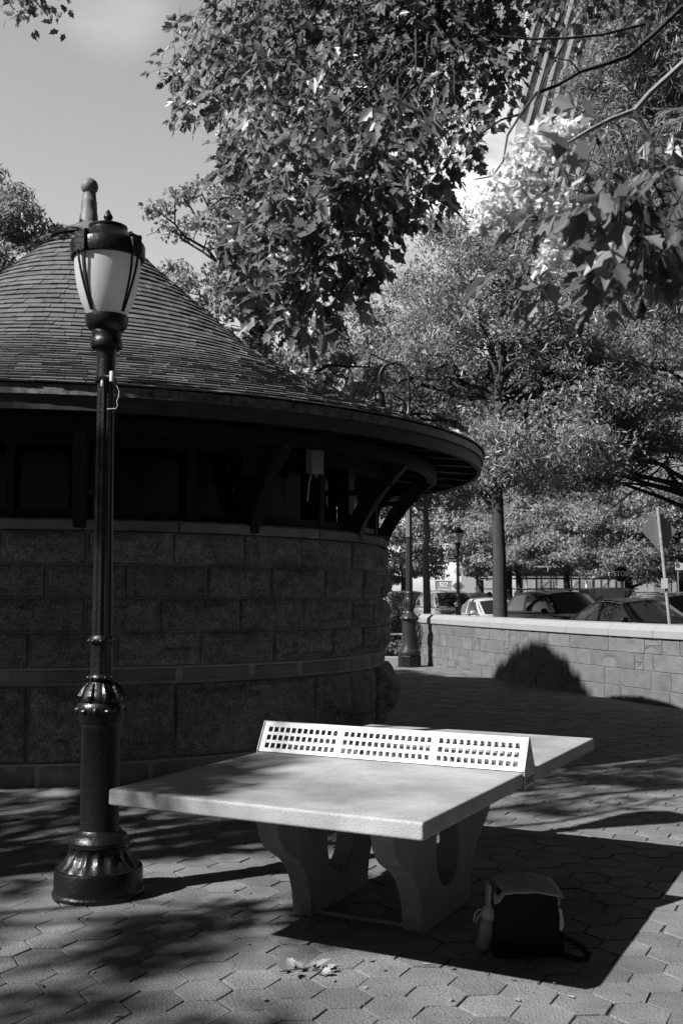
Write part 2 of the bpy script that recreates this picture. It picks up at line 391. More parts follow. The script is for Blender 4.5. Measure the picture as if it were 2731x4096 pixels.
# curved timber brackets under the eave
for k in range(NB):
    a = rad(-25.5) + 2*PI*k/NB; r = Matrix.Rotation(a, 3, 'Z')
    outer = []; inner = []
    for i in range(11):
        t = i/10; x = 3.70 + .60*t**1.35; z = 2.22 + .83*t**.9
        nx, nz = .93*.9, -.60*1.35*max(t, .15)**.35
        l = math.hypot(nx, nz); outer.append((x, z)); inner.append((x - .17*nx/l, z - .17*nz/l))
    poly = outer + inner[::-1]
    b = MB().prism(poly, lambda u, v, s: r @ Vector((u, (-.055, .055)[s], v)))
    br = b.build('bracket', M_wood, pav, bevel=.008)
    MB().tube([r @ Vector((3.6, 0, 2.74)), r @ Vector((4.08, 0, 2.82))], .028, 6).build('bracket_tie', M_wood, br)
w = MB(); w.lathe([(4.17, 3.0), (4.29, 3.0), (4.29, 3.12), (4.17, 3.12)], 120, caps=False); w.build('ring_beam', M_wood, pav)
for k in range(NB*3):                       # rafters under the soffit
    a = rad(-25.5+4) + 2*PI*k/(NB*3); r = Matrix.Rotation(a, 3, 'Z')
    MB().tube([r @ Vector((3.5, 0, 3.22)), r @ Vector((4.75, 0, 3.12))], .045, 4).build('rafter', M_wood, pav)
w = MB(); w.lathe([(3.3, 3.285), (4.77, 3.165), (4.77, 3.205), (3.3, 3.33)], 120, caps=False); w.build('soffit', M_wood, pav)
# roof profile from apex down
RP = [(.20, 6.25), (.43, 6.05), (.66, 5.83), (.87, 5.63), (1.13, 5.40), (1.46, 5.10), (1.85, 4.77), (2.25, 4.45), (2.75, 4.145), (3.27, 3.905), (3.85, 3.665), (4.3, 3.485), (4.68, 3.335), (4.845, 3.268)]
def smooth_prof(P, n=400):
    P = np.array(P); s = np.r_[0, np.cumsum(np.hypot(*np.diff(P, axis=0).T))]
    S = np.linspace(0, s[-1], n); R = np.interp(S, s, P[:, 0]); Z = np.interp(S, s, P[:, 1])
    k = np.hanning(31); k /= k.sum()
    Rp = np.convolve(np.pad(R, 15, mode='reflect', reflect_type='odd'), k, 'valid'); Zp = np.convolve(np.pad(Z, 15, mode='reflect', reflect_type='odd'), k, 'valid')
    return S, Rp, Zp
PS, PR_, PZ = smooth_prof(RP)
w = MB(); w.lathe([(max(.02, PR_[i]-.03), PZ[i]-.03) for i in range(0, 400, 9)][::-1] , 96, caps=False); w.build('roof_deck', M_wood, pav, smooth=True)
exposure = .125; vs = []; fs = []; s = PS[-1]; row = 0
while s > .55:
    hi = max(s - exposure*1.55, .02)
    r0 = np.interp(s, PS, PR_); z0 = np.interp(s, PS, PZ); r1 = np.interp(hi, PS, PR_); z1 = np.interp(hi, PS, PZ)
    t = Vector((r1-r0, 0, z1-z0)).normalized(); nn = Vector((-t.z, 0, t.x)); nn = nn if nn.z > 0 else -nn
    wd = .19 if r0 > 1.2 else .15
    n = max(10, int(2*PI*r0/wd)); a = random.uniform(0, 1)
    cuts = np.sort((np.arange(n) + RNG.uniform(-.24, .24, n) + a)/n*2*PI)
    for i in range(n):
        a0 = cuts[i]; a1 = cuts[(i+1) % n] + (2*PI if i == n-1 else 0)
        am = (a0+a1)/2; ha = (a1-a0)/2
        lo = random.uniform(-.005, .006); th = random.uniform(.011, .018); lift = random.uniform(.012, .017)
        bot = Vector((r0, 0, z0)) + t*(-lo); top = Vector((r1, 0, z1))
        q = []
        for (p, l, sc) in ((bot, lift+th, 1), (bot, lift, 1), (top, .004, .97), (top, .001, .97)):
            for sg in (-1, 1):
                tw = sg*random.uniform(-.0018, .0018)
                c = p + nn*(l+tw); aa = am + sg*ha*.965
                # keep slate edges radial
                q.append((c.x*math.cos(aa), c.x*math.sin(aa), c.z))
        o = len(vs); vs += q
        # 0,1 bottom-upper; 2,3 bottom-lower; 4,5 top-upper; 6,7 top-lower
        fs += [(o, o+1, o+5, o+4), (o, o+2, o+3, o+1), (o, o+4, o+6, o+2), (o+1, o+3, o+7, o+5)]
    s -= exposure; row += 1
MB().add(vs, fs).build('slate_roof', M_slate, pav)
w = MB(); w.lathe([(4.83, 3.272), (4.84, 3.19), (4.82, 3.19), (4.81, 3.265)], 140, caps=False); w.build('drip_edge', M_copper, pav)
w = MB(); w.lathe([(4.81, 3.215), (4.81, 3.075), (4.76, 3.075), (4.76, 3.215)], 140, caps=False); w.build('eave_fascia', M_fascia, pav)
fin = MB().lathe([(.47, 6.03), (.475, 6.045), (.40, 6.10), (.28, 6.18), (.18, 6.235), (.125, 6.27), (.118, 6.29), (.108, 6.40), (.104, 6.405), (.10, 6.46), (.095, 6.56), (.090, 6.565), (.083, 6.64), (.0825, 6.66)], 32)
fin.sphere((0, 0, 6.755), .108, 24, 14); fo = fin.build('roof_finial', M_cap, pav, smooth=True); fo.location = (-.03, 0, 0)
bxa = rad(-39.3); r = Matrix.Rotation(bxa, 3, 'Z')
fl = thing('floodlight', 'pale square floodlight box fixed under the pavilion eave', 'floodlight', PC + r @ Vector((3.66, 0, 3.0)), bxa)
MB().box((0.05, 0, 0), (.1, .185, .30)).build('housing', M_pale, fl, bevel=.018, seg=3)
MB().box((-.02, 0, .02), (.06, .08, .1)).build('mount', M_wood, fl, bevel=.01)
MB().tube([(.04, .03, -.15), (.04, .03, -.18)], .014, 8).build('cable_gland', M_pale, fl)
MB().tube([(.02, -.02, -.16), (.0, -.03, -.24), (-.03, -.02, -.42)], .009, 6).build('cable', M_white, fl)

# ================================================================== TABLE
TY = rad(-26.93); TB = Vector((.316, 4.104, 0))
tab = thing('table_tennis_table', 'pale concrete table tennis table with steel net standing on hexagonal pavers', 'table', TB, TY)
TW, TL = 1.525, 2.74
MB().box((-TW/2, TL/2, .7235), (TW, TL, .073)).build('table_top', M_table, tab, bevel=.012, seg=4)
prof = [(.655, .70), (.66, .58), (.668, .52), (.69, .455), (.718, .41), (.765, .372), (.82, .342), (.885, .307), (.945, .255), (.99, .19), (1.018, .12), (1.032, .05), (1.037, -.02)]
hole = [(1.25, .70), (1.222, .42), (1.212, .34), (1.222, .27), (1.25, .21), (1.30, .165), (1.37, .145)]
outl = prof + [(2.74-g, z) for g, z in prof[::-1]] + [(2.74-g, z) for g, z in hole[:-1]] + hole[::-1]
for e0, e1 in ((-1.16, -1.044), (-.545, -.43)):
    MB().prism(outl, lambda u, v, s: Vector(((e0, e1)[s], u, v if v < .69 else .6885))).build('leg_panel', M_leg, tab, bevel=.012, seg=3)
MB().box((-.795, 1.09, .004), (.54, .012, .02)).build('footing_edge', M_table, tab)
# net: two perforated sheets meeting in a folded ridge
xs = [-TW + .004]; hol = []; x = -TW + .034; p = .0369
for gcount in (12, 14, 12):
    for i in range(gcount): hol.append((x, x+.0252)); x += p
    x += .030
sc_ = (TW-.034-.034)/(hol[-1][1] + TW - .034)
x0h = -TW+.034; hol = [(x0h+(a-x0h)*sc_, x0h+(b-x0h)*sc_) for a, b in hol]
ub = [-TW+.003] + [q for hh in hol for q in hh] + [-.003]
vb = [0., .023, .053, .071, .101, .119, .149, .176]
for sg in (1, -1):
    q = MB(); vs = []
    lo = Vector((0, 1.37-sg*.083, .7645)); up = Vector((0, 1.37-sg*.006, .917)); dirv = (up-lo)
    for v in vb:
        for u in ub: vs.append(Vector((u, 0, 0)) + lo + dirv*(v/.176))
    m = len(ub); f = []
    for j in range(len(vb)-1):
        for i in range(m-1):
            if j in (1, 3, 5) and i % 2 == 1: continue
            f.append((j*m+i, j*m+i+1, (j+1)*m+i+1, (j+1)*m+i))
    q.add(vs, f); o = q.build('net_sheet', M_net, tab)
    md = o.modifiers.new('thick', 'SOLIDIFY'); md.thickness = .003; md.offset = 0
MB().tube([(-TW, 1.37, .9165), (0, 1.37, .9165)], .0075, 8).build('net_ridge', M_net, tab, smooth=True)
for sg, xx in ((1, .002), (-1, -TW-.006)):
    pl = [(1.28, .775), (1.36, .925), (1.378, .925), (1.455, .775), (1.455, .70), (1.45, .69), (1.285, .69), (1.28, .70)]
    pl = [(1.275, .735), (1.283, .775), (1.362, .925), (1.379, .925), (1.457, .775), (1.457, .70), (1.445, .682), (1.282, .682)]
    ep = MB().prism(pl, lambda u, v, s: Vector((xx + (.0, .004)[s], u, v))).build('net_end_plate', M_net, tab)
    for (g, z) in ((1.37, .87), (1.325, .79), (1.418, .79), (1.38, .855)):
        MB().sphere((xx + (.0045 if sg > 0 else -.0005), g, z), .005, 8, 5, (.5, 1, 1)).build('rivet', M_net, ep)
    if sg > 0:
        lg = text_mesh('maker_lettering', 'HENGE', .045, M_dark, ep, (xx+.0048, 1.372, .713), (PI/2, 0, PI/2), .0005, .98, .9, .0012)
# scuff on top
# ================================================================== STREET LAMPS (near one and its far twin)
LY = 5.9; LB = Vector((at(395, 3560, LY).x, LY, 0))
def zl(py): return at(415, py, LY).z
lamp = thing('street_lamp', 'tall black cast iron street lamp with frosted globe standing left of the table', 'street lamp', LB, 0, 'globe street lamps')
MB().lathe([(.247, -.02), (.249, .02), (.24, .03), (.238, .135), (.234, .146), (.225, .15)], 48).build('plinth', M_black, lamp, smooth=True)
b = MB().lathe([(.222, .148), (.215, .165), (.19, .185), (.17, .215), (.16, .245), (.159, .262), (.166, .27), (.166, .295), (.155, .305), (.15, .318), (.128, .333), (.112, .345), (.108, .352)], 72, flute=(.16, .25, 16, .09))
b.build('leafy_base', M_black, lamp, smooth=True)
b = MB().lathe([(.106, .35), (.105, .36), (.105, .90), (.108, .905), (.108, .93)], 96, flute=(.365, .895, 12, .075)); b.build('fluted_column', M_black, lamp, smooth=True)
b = MB().lathe([(.105, .925), (.118, .95), (.119, .965), (.131, .985), (.136, 1.01), (.132, 1.035), (.12, 1.05), (.124, 1.06), (.115, 1.09), (.095, 1.125), (.072, 1.155), (.064, 1.165), (.075, 1.172), (.078, 1.185), (.072, 1.198), (.063, 1.205)], 64)
for k in range(12):
    a = 2*PI*k/12; b.sphere((.074*math.cos(a), .074*math.sin(a), 1.185), .011, 8, 6)
    b.sphere((.128*math.cos(a), .128*math.sin(a), 1.008), .02, 8, 6, (1, 1, 1.2) if k % 2 else (1.1, 1.1, .7))
for k in range(9):
    a = 2*PI*k/9 + .2
    b.tube([(.118*math.cos(a), .118*math.sin(a), 1.055), (.119*math.cos(a+.05), .119*math.sin(a+.05), 1.085), (.095*math.cos(a), .095*math.sin(a), 1.13), (.075*math.cos(a), .075*math.sin(a), 1.155)], [.012, .02, .012, .005], 6)
b.build('acanthus_knop', M_black, lamp, smooth=True)
zc = zl(1508)
b = MB().lathe([(.063, 1.20), (.061, 1.34), (.064, 1.37)], 64, flute=(1.21, 1.36, 10, .1)); b.build('lower_shaft', M_black, lamp, smooth=True)
b = MB().lathe([(.060, 1.365), (.070, 1.375), (.074, 1.39), (.072, 1.405), (.06, 1.42)], 32)
for k in range(9):
    a = 2*PI*k/9; b.sphere((.068*math.cos(a), .068*math.sin(a), 1.388), .014, 8, 6)
b.build('shaft_collar', M_black, lamp, smooth=True)
b = MB().lathe([(.0575, 1.41), (.052, 2.0), (.0475, zc)], 80, flute=(1.41, zc, 10, .13)); b.build('upper_shaft', M_black, lamp, smooth=True)
z = zl
b = MB().lathe([(.048, zc-.01), (.061, zc), (.063, zc+.02), (.054, zc+.03), (.052, z(1440)), (.055, z(1400)), (.06, z(1380)), (.086, z(1372)), (.092, z(1358)), (.088, z(1342)), (.082, z(1328)), (.086, z(1318)), (.084, z(1306)), (.1, z(1296)), (.116, z(1283)), (.118, z(1270)), (.122, z(1262)), (.122, z(1245)), (.1, z(1243))], 40); b.build('capital', M_black, lamp, smooth=True)
gz0, gz1 = z(1243), z(1000)
gp = [(.105, gz0), (.118, gz0+.02), (.146, gz0+.08), (.166, gz0+.15), (.179, gz0+.22), (.186, gz0+.28), (.188, gz1+.02)]
MB().lathe(gp, 40).build('globe', M_glass, lamp, smooth=True)
for kq in range(4):
    for dd in (-.135, .135):
        a = rad(-121) + PI/2*kq; pts = []
        for i in range(9):
            t = i/8; rr = .121 + .09*math.sin(t*PI/2)**1.05; aa = a + dd*(.35+.65*t)/(1 if i else 1)*(.9 if i else .55)
            pts.append((rr*math.cos(aa), rr*math.sin(aa), gz0 + .012 + (gz1-gz0)*t))
        MB().tube(pts, .0075, 6).build('cage_rib', M_black, lamp, smooth=True)
b = MB().lathe([(.19, gz1-.025), (.206, gz1-.02), (.212, gz1), (.213, gz1+.055), (.205, gz1+.072), (.17, gz1+.095), (.135, gz1+.125), (.118, gz1+.14), (.112, gz1+.15)], 48)
for kq in range(4):
    a = rad(-121) + PI/2*kq; r = Matrix.Rotation(a, 3, 'Z')
    b.box(r @ Vector((.207, 0, gz1+.03)), (.035, .072, .11), r)
    b.tube([r @ Vector((.212, -.042, gz1+.088)), r @ Vector((.2, -.02, gz1+.072)), r @ Vector((.2, .02, gz1+.072)), r @ Vector((.212, .042, gz1+.088))], .014, 6)
b.build('lamp_hood', M_black, lamp, smooth=True)
b = MB().lathe([(.108, gz1+.14), (.107, gz1+.155), (.111, gz1+.16), (.111, gz1+.173), (.09, gz1+.182), (.03, gz1+.19)], 40); b.build('hood_cap', M_black, lamp, smooth=True)
b = MB().lathe([(.026, gz1+.186), (.024, gz1+.198), (.016, gz1+.206), (.02, gz1+.215), (.027, gz1+.228), (.026, gz1+.238), (.018, gz1+.25), (.008, gz1+.272), (.002, gz1+.276)], 20); b.build('finial', M_black, lamp, smooth=True)
lamp2 = dup(lamp, (3.99, 36, .33), rad(35), .975, 'small black globe street lamp beyond the stone wall in front of the cars', 'globe street lamps')
lamp.rotation_euler = (0, -rad(.35), 0); lamp.scale = (1, 1, .99)
# clip-on sensor on the near lamp
sx = at(455, 1510, LY-.03)
sn = thing('sensor_box', 'small white sensor box with a looping wire strapped to the near lamp post', 'sensor', (sx.x-.004, LY-.055, sx.z))
MB().lathe([(.011, -.03), (.013, -.028), (.013, .026), (.011, .03)], 12).build('housing', M_white, sn, smooth=True)
MB().tube([(-.04, -.004, .004), (-.012, 0, 0)], .005, 6).build('arm', M_pale, sn)
MB().lathe([(.002, -.055), (.009, -.048), (.009, -.018), (.002, -.01)], 10, (-.052, -.006, -.01)).build('clamp', M_pale, sn, smooth=True)
MB().tube([(0, 0, -.03), (.012, 0, -.036), (.03, .003, -.055), (.042, .004, -.085), (.04, .002, -.115), (.03, 0, -.14), (.036, 0, -.165), (.028, 0, -.182), (-.01, .004, -.184), (-.03, .02, -.182)], .0022, 6).build('wire', M_white, sn)
MB().tube([(-.012, 0, .01), (-.05, -.012, .012), (-.075, -.008, -.005), (-.088, .01, -.03)], .0016, 5).build('strap', M_black, sn)

# ---------------- bishop's crook lamp behind the pavilion
BY = 24.8; k5 = BY/CF
def cx(px, py): return at(1450 + px/5.807, 1420 + py/5.807, BY)
bc = cx(1080, 700); b0 = Vector((1.60, BY, 0))
crook = thing('crook_lamp', 'tall dark lamp post with a bishop crook top and hanging bell lantern behind the roof', 'street lamp', b0)
MB().lathe([(.27, -.02), (.27, .25), (.255, .27)], 8).build('plinth', M_black, crook, bevel=.01)
MB().lathe([(.25, .27), (.262, .29), (.262, .35), (.25, .38), (.21, .40), (.2, .42), (.178, .6), (.166, .8), (.163, 1.03)], 40).build('bell_base', M_dgrey, crook, smooth=True)
b = MB().lathe([(.163, 1.03), (.17, 1.05), (.17, 1.08), (.2, 1.1), (.215, 1.13), (.2, 1.165), (.17, 1.2), (.14, 1.24), (.105, 1.28), (.1, 1.31), (.115, 1.33), (.108, 1.36), (.12, 1.40), (.125, 1.5), (.115, 1.58), (.1, 1.62), (.115, 1.65), (.092, 1.68), (.105, 1.70), (.105, 1.73), (.085, 1.76)], 40)
for k in range(14):
    a = 2*PI*k/14; b.sphere((.205*math.cos(a), .205*math.sin(a), 1.13), .028, 8, 6)
for k in range(8):
    a = 2*PI*k/8; b.tube([(.118*math.cos(a), .118*math.sin(a), 1.38), (.136*math.cos(a), .136*math.sin(a), 1.48), (.118*math.cos(a), .118*math.sin(a), 1.58)], [.012, .022, .01], 6)
b.build('moulded_collar', M_dgrey, crook, smooth=True)
b = MB().lathe([(.083, 1.75), (.080, 3.0), (.078, 3.02), (.095, 3.03), (.095, 3.06), (.075, 3.08), (.07, 5.9)], 64, flute=(1.76, 5.9, 10, .15)); b.build('fluted_shaft', M_dgrey, crook, smooth=True)
lz = [cx(1080, q).z for q in (1380, 1310, 1060, 990, 960, 900, 870)]
b = MB().lathe([(.06, 5.88), (.078, lz[0]), (.078, lz[0]+.03), (.05, lz[1]), (.042, lz[2]), (.07, lz[2]+.02), (.055, lz[2]+.04), (.08, lz[3]), (.055, lz[4]), (.06, lz[5]), (.048, lz[5]+.03), (.03, lz[6]+.02)], 28); b.build('shaft_head', M_dgrey, crook, smooth=True)
dx = bc.x - b0.x
pts = [Vector((dx*0, 0, lz[6]))]; zsp = cx(1080, 500).z; rA = 340/5.807*k5
ctr = Vector((-rA, 0, zsp))
pts.append(Vector((0, 0, zsp-.2)))
for i in range(19):
    a = PI*i/18; pts.append(ctr + Vector((rA*math.cos(a), 0, rA*.95*math.sin(a))))
pts.append(Vector((-2*rA, 0, zsp-.15))); zb = cx(400, 740).z; pts.append(Vector((-2*rA, 0, zb)))
MB().tube(pts, [.031]*2+[.034]*19+[.036]*2, 12).build('crook_arm', M_dgrey, crook, smooth=True)
sc2 = ctr + Vector((0, 0, .02)); pts = []
for i in range(46):
    t = i/45; a = rad(150) + t*2*PI*1.6; rr = .225*(1-t*.82); pts.append(sc2 + Vector((rr*math.cos(a), 0, rr*math.sin(a)-.01)))
b = MB().tube(pts, [.024*(1-.55*i/45) for i in range(46)], 8)
b.tube([sc2+Vector((-.2, 0, .1)), ctr+Vector((-.24, 0, .2))], .018, 6)
pts = []
for i in range(30):
    t = i/29; a = rad(60) - t*2*PI*1.3; rr = .085*(1-t*.75); pts.append(ctr + Vector((.24+rr*math.cos(a), 0, -.22+rr*math.sin(a))))
b.tube(pts, [.016*(1-.4*i/29) for i in range(30)], 6); b.tube([ctr+Vector((.12, 0, -.15)), ctr+Vector((.2, 0, -.125)), ctr+Vector((.28, 0, -.14))], .014, 6)
for i in range(7):
    a = rad(40+i*40); b.sphere(sc2 + Vector((.1*math.cos(a), 0, .1*math.sin(a))), .024, 6, 5)
b.build('scroll', M_dgrey, crook, smooth=True)
lc = Vector((-2*rA, 0, 0))
l0, l1, l2 = cx(400, 740).z, cx(400, 865).z, cx(400, 1050).z
b = MB().lathe([(.036, l0), (.04, l0-.02), (.028, l0-.04), (.04, l0-.06), (.045, l1+.01), (.1, l1), (.118, l1-.03), (.12, l2+.05), (.128, l2+.03), (.131, l2), (.135, l2-.02), (.131, l2-.03), (.135, l2-.16), (.125, l2-.24), (.06, l2-.3)], 32, lc); b.build('lantern', M_dgrey, crook, smooth=True)
pt = cx(815, 130)
for dxx in (-.035, .045):
    MB().lathe([(.018, 0), (.018, .05), (.032, .055), (.034, .115), (.02, .125)], 16, (pt.x-b0.x+dxx, 0, pt.z)).build('photocell', M_pale, crook, smooth=True)

# ================================================================== GROUND
g = MB().add([(-400, -300, -.0075), (400, -300, -.0075), (400, 900, -.0075), (-400, 900, -.0075)], [(0, 1, 2, 3)]).build('ground', M_joint); tag(g, kind='structure')
WALLY = [27.0, 24.8, 21.76, 17.86, 16.19, 15.6, 13.3, 11., 8., 4.]
WALLX = [1.68, 2.18, 2.96, 4.10, 4.72, 4.97, 6.0, 7.2, 9.1, 12.]
def wallx(y): return float(np.interp(-y, -np.array(WALLY), WALLX))
HR = .1275; ph = rad(3.0); vs = []; fs = []
c_, s_ = math.cos(ph), math.sin(ph)
ca = [(math.cos(k*PI/3), math.sin(k*PI/3)) for k in range(6)]
for i in range(-70, 90):
    for j in range(0, 140):
        u = i*1.5*HR; v = 1.2 + (j + (.5 if i % 2 else 0))*math.sqrt(3)*HR
        x = u*c_ - v*s_ + .05; y = u*s_ + v*c_
        if y < 1.6 or y > 26 or x < -.42*y-1.6 or x > .40*y + .9 or x > wallx(y)+.1: continue
        if (x-PC.x)**2 + (y-PC.y)**2 < 3.5**2: continue
        if -1 < (x+3.14) and (x-PC.x)**2 + (y-PC.y)**2 > 49 and y > 14 and x < -.5: continue
        tx, ty, tz = random.gauss(0, .0045), random.gauss(0, .0045), random.gauss(0, .0012)
        jx, jy, rot = random.gauss(0, .0022), random.gauss(0, .0022), random.gauss(0, .012)
        o = len(vs)
        for (r, z) in ((HR-.0068, 0), (HR-.0038, -.0022), (HR-.0034, -.03)):
            for (a, b) in ca:
                aa, bb = a*r - b*r*rot, b*r + a*r*rot
                X, Y = aa*c_ - bb*s_, aa*s_ + bb*c_
                cor = random.gauss(0, .0018)
                vs.append((x+jx+X+cor, y+jy+Y+cor, z + tz + tx*X + ty*Y))
        fs.append(tuple(range(o, o+6)))
        for k in range(6):
            l = (k+1) % 6; fs += [(o+6+k, o+6+l, o+l, o+k), (o+12+k, o+12+l, o+6+l, o+6+k)]
tag(MB().add(vs, fs).build('paving', M_paver), kind='structure')
vs = []; fs = []
ys = list(np.linspace(27, 4, 24))
for k, y in enumerate(ys): vs += [(wallx(y)+.3, y, .07), (160, y, .07)]
fs = [(2*k, 2*k+1, 2*k+3, 2*k+2) for k in range(len(ys)-1)]
st = MB().add(vs, fs); st.add([(-120, 28.5, .07), (160, 28.5, .07), (160, 600, .07), (-120, 600, .07)], [(0, 1, 2, 3)]); st.add([(wallx(27)+.3, 27, .07), (160, 27, .07), (160, 28.5, .07), (wallx(27)+.3, 28.5, .07)], [(0, 1, 2, 3)])
tag(st.build('street', M_asph), kind='structure')
vs = []
for y in ys: vs += [(wallx(y)+.32, y, .2), (wallx(y)+2.0, y, .2), (wallx(y)+2.0, y, .06)]
n = len(ys); fs = []
for k in range(n-1): fs += [(3*k, 3*k+1, 3*k+4, 3*k+3), (3*k+1, 3*k+2, 3*k+5, 3*k+4)]
tag(MB().add(vs, fs).build('pavement', M_walk), kind='structure')
tag(MB().add([(-8, 25.6, .1), (1.55, 25.6, .1), (1.4, 30, .14), (-8, 30, .14)], [(0, 1, 2, 3)]).build('planting_bed', M_soil), kind='structure')
# loose bits on the paving
n = 4200; q = np.zeros((n, 3)); q[:, 1] = 3.4 + 7*RNG.uniform(0, 1, n)**1.6; q[:, 0] = RNG.uniform(-.36, .42, n)*(q[:, 1]+.6); q[:, 2] = .004
near = RNG.uniform(size=n) < .25
q[near, 0] = RNG.normal(.35, .5, near.sum()); q[near, 1] = RNG.normal(5.2, .35, near.sum())
sz_ = np.where(RNG.uniform(size=n) < .02, 4., 1.)
V, F = leaf_geo(q, .011*sz_, .006*sz_, 0, 3.5, .4)
V[:, 2] = np.abs(V[:, 2]-.004)*.5 + .003
tag(npmesh('litter', V, F, leafmat('litter', .28, island=.75, trans=.05)), kind='stuff')

# ================================================================== STONE WALL
wall = thing('stone_wall', 'low curving stone wall with pale chamfered coping between plaza and street', 'wall', (0, 0, 0))
yy = np.linspace(26.2, 9.0, 700); xx = np.interp(-yy, -np.array(WALLY), WALLX)
k = np.hanning(61); k /= k.sum(); xx = np.convolve(np.pad(xx, 30, mode='reflect', reflect_type='odd'), k, 'valid')
SL = np.r_[0, np.cumsum(np.hypot(np.diff(xx), np.diff(yy)))]
def wp(s, off=0.):                       # point on wall face at arc length s, offset towards the plaza
    x = np.interp(s, SL, xx); y = np.interp(s, SL, yy); e = .05
    dx = np.interp(s+e, SL, xx)-np.interp(s-e, SL, xx); dy = np.interp(s+e, SL, yy)-np.interp(s-e, SL, yy); l = math.hypot(dx, dy)
    return (x - off*dy/l, y + off*dx/l)
LW = SL[-1] - .1
def wall_stone(mb, s0, s1, z0, z1):
    gp = .0045; nu = max(4, int((s1-s0)/.07)); nv = max(3, int((z1-z0)/.05)); seed = random.uniform(0, 99); proud = random.uniform(.0, .005)
    chip = random.random() < .5; cs, cz = random.uniform(.3, .7), random.uniform(.25, .6)
    S_ = [s0+gp] + list(np.linspace(s0+gp+.007, s1-gp-.007, nu)) + [s1-gp]; Z_ = [z0+gp] + list(np.linspace(z0+gp+.007, z1-gp-.007, nv)) + [z1-gp]
    vs = []
    for j, z in enumerate(Z_):
        for i, s in enumerate(S_):
            if i in (0, nu+1) or j in (0, nv+1): d = -.02
            else:
                d = .007 + proud + .007*noise.noise(Vector((s*5, z*5, seed))) + .004*noise.noise(Vector((s*16, z*16, seed)))
                if chip:
                    u = (s-s0)/(s1-s0)-cs; v = (z-z0)/(z1-z0)-cz; e = 1-((u/.22)**2+(v/.2)**2)
                    if e > 0: d -= .055*min(1, e*1.5)*(.5+abs(noise.noise(Vector((s*20, z*20, seed)))))
            x, y = wp(s, -d); vs.append((x, y, z))
    m = nu+2; mb.add(vs, [(j*m+i, j*m+i+1, (j+1)*m+i+1, (j+1)*m+i) for j in range(nv+1) for i in range(m-1)])
mb = MB(); rows = [-.05, .22, .50, .76, 1.0]
for r_ in range(4):
    s = random.uniform(.05, .4)
    while s < LW-.3:
        l = random.choice((.45, .6, .8, .95, 1.2)); e = min(s+l, LW)
        z0, z1 = rows[r_], rows[r_+1]
        if random.random() < .5 and l < .85:
            zm = z0 + (z1-z0)*random.choice((.45, .55)); m_ = s + (e-s)*random.uniform(.4, .6)
            wall_stone(mb, s, m_, z0, z1) if random.random() < .5 else (wall_stone(mb, s, m_, z0, zm), wall_stone(mb, s, m_, zm, z1))
            wall_stone(mb, m_, e, z0, z1)
        else: wall_stone(mb, s, e, z0, z1)
        s = e
mb.build('masonry', M_stone, wall, smooth=True, angle=30)
vs = []; ss = np.linspace(0, LW, 90)
for s in ss:
    a = wp(s, .001); b = wp(s, .38); vs += [(*a, -.05), (*a, 1.01), (*b, 1.01), (*b, -.05)]
fs = []
for i in range(89):
    for q in range(3): fs.append((4*i+q, 4*i+q+1, 4*i+q+5, 4*i+q+4))
fs += [(0, 1, 2, 3), (4*89+3, 4*89+2, 4*89+1, 4*89)]
MB().add(vs, fs).build('mortar_core', M_wmort, wall)
s = .0
while s < LW-.3:
    l = random.choice((1.15, 1.3, 1.45)); e = min(s+l, LW); cs = []
    prof_ = [(-.045, 1.008), (-.048, 1.125), (.06, 1.212), (.36, 1.218), (.42, 1.17), (.42, 1.008)]
    n = 6; vs = []
    for i in range(n+1):
        q = s+.004+(e-s-.008)*i/n
        for (o_, z) in prof_: vs.append((*wp(q, o_), z))
    fs = [tuple(range(6)), tuple(range(6*n+5, 6*n-1, -1))]
    for i in range(n):
        for q in range(6): fs.append((6*i+q, 6*i+(q+1) % 6, 6*i+6+(q+1) % 6, 6*i+6+q))
    MB().add(vs, fs).build('coping_stone', M_cope, wall, bevel=.009)
    s = e
# kerb, rail and shrubs at the far end of the wall
tag(MB().box((.5, 25.45, .07), (2.1, .22, .26)).build('kerb', M_cope, bevel=.02), 'low pale stone kerb edging the planting bed behind the crook lamp', 'kerb')
rl = thing('pipe_rail', 'low pale pipe rail along the planting bed beside the crook lamp', 'rail', (1.2, 25.75, 0))
MB().tube([(-2.5, 0, .72), (.62, 0, .72)], .03, 10).build('rail_pipe', M_pale, rl, smooth=True)
for x in (-1.6, .3): MB().tube([(x, 0, .05), (x, 0, .70)], .025, 8).build('rail_post', M_pale, rl)
def shrub(name, label, base, ctr, r, n, leaf, m, seed, group=None):
    rng = np.random.default_rng(seed); t = thing(name, label, 'shrub', base, 0, group)
    c = np.array(ctr) + unit(rng.normal(size=(26, 3)))*np.array(r)*(rng.uniform(.2, 1, 26)[:, None]**.6)
    P = clump_points(c-np.array(base), np.full(26, min(r)*.5), n//26, .8, rng); V, F = leaf_geo(P, leaf, leaf*.6, 0, .8, rng=rng)
    npmesh('foliage', V, F, m, t); mb = MB()
    for i in range(7): mb.tube(curve_pts((random.gauss(0, .06), random.gauss(0, .06), 0), Vector(c[i])-Vector(base), .05, 4, .03), [.014, .012, .01, .007, .004], 5)
    mb.build('stem', M_bark, t); return t
shrub('shrub', 'dark leafy shrub between the pavilion and the crook lamp', (1.38, 26.6, .1), (1.38, 26.6, 1.05), (.42, .4, .62), 2600, .085, M_leafm, 5)
shrub('shrub', 'low pale groundcover shrub behind the kerb beside the pavilion', (1.2, 26.0, .1), (1.2, 26.0, .36), (.45, .2, .2), 1100, .06, M_leafb, 6)

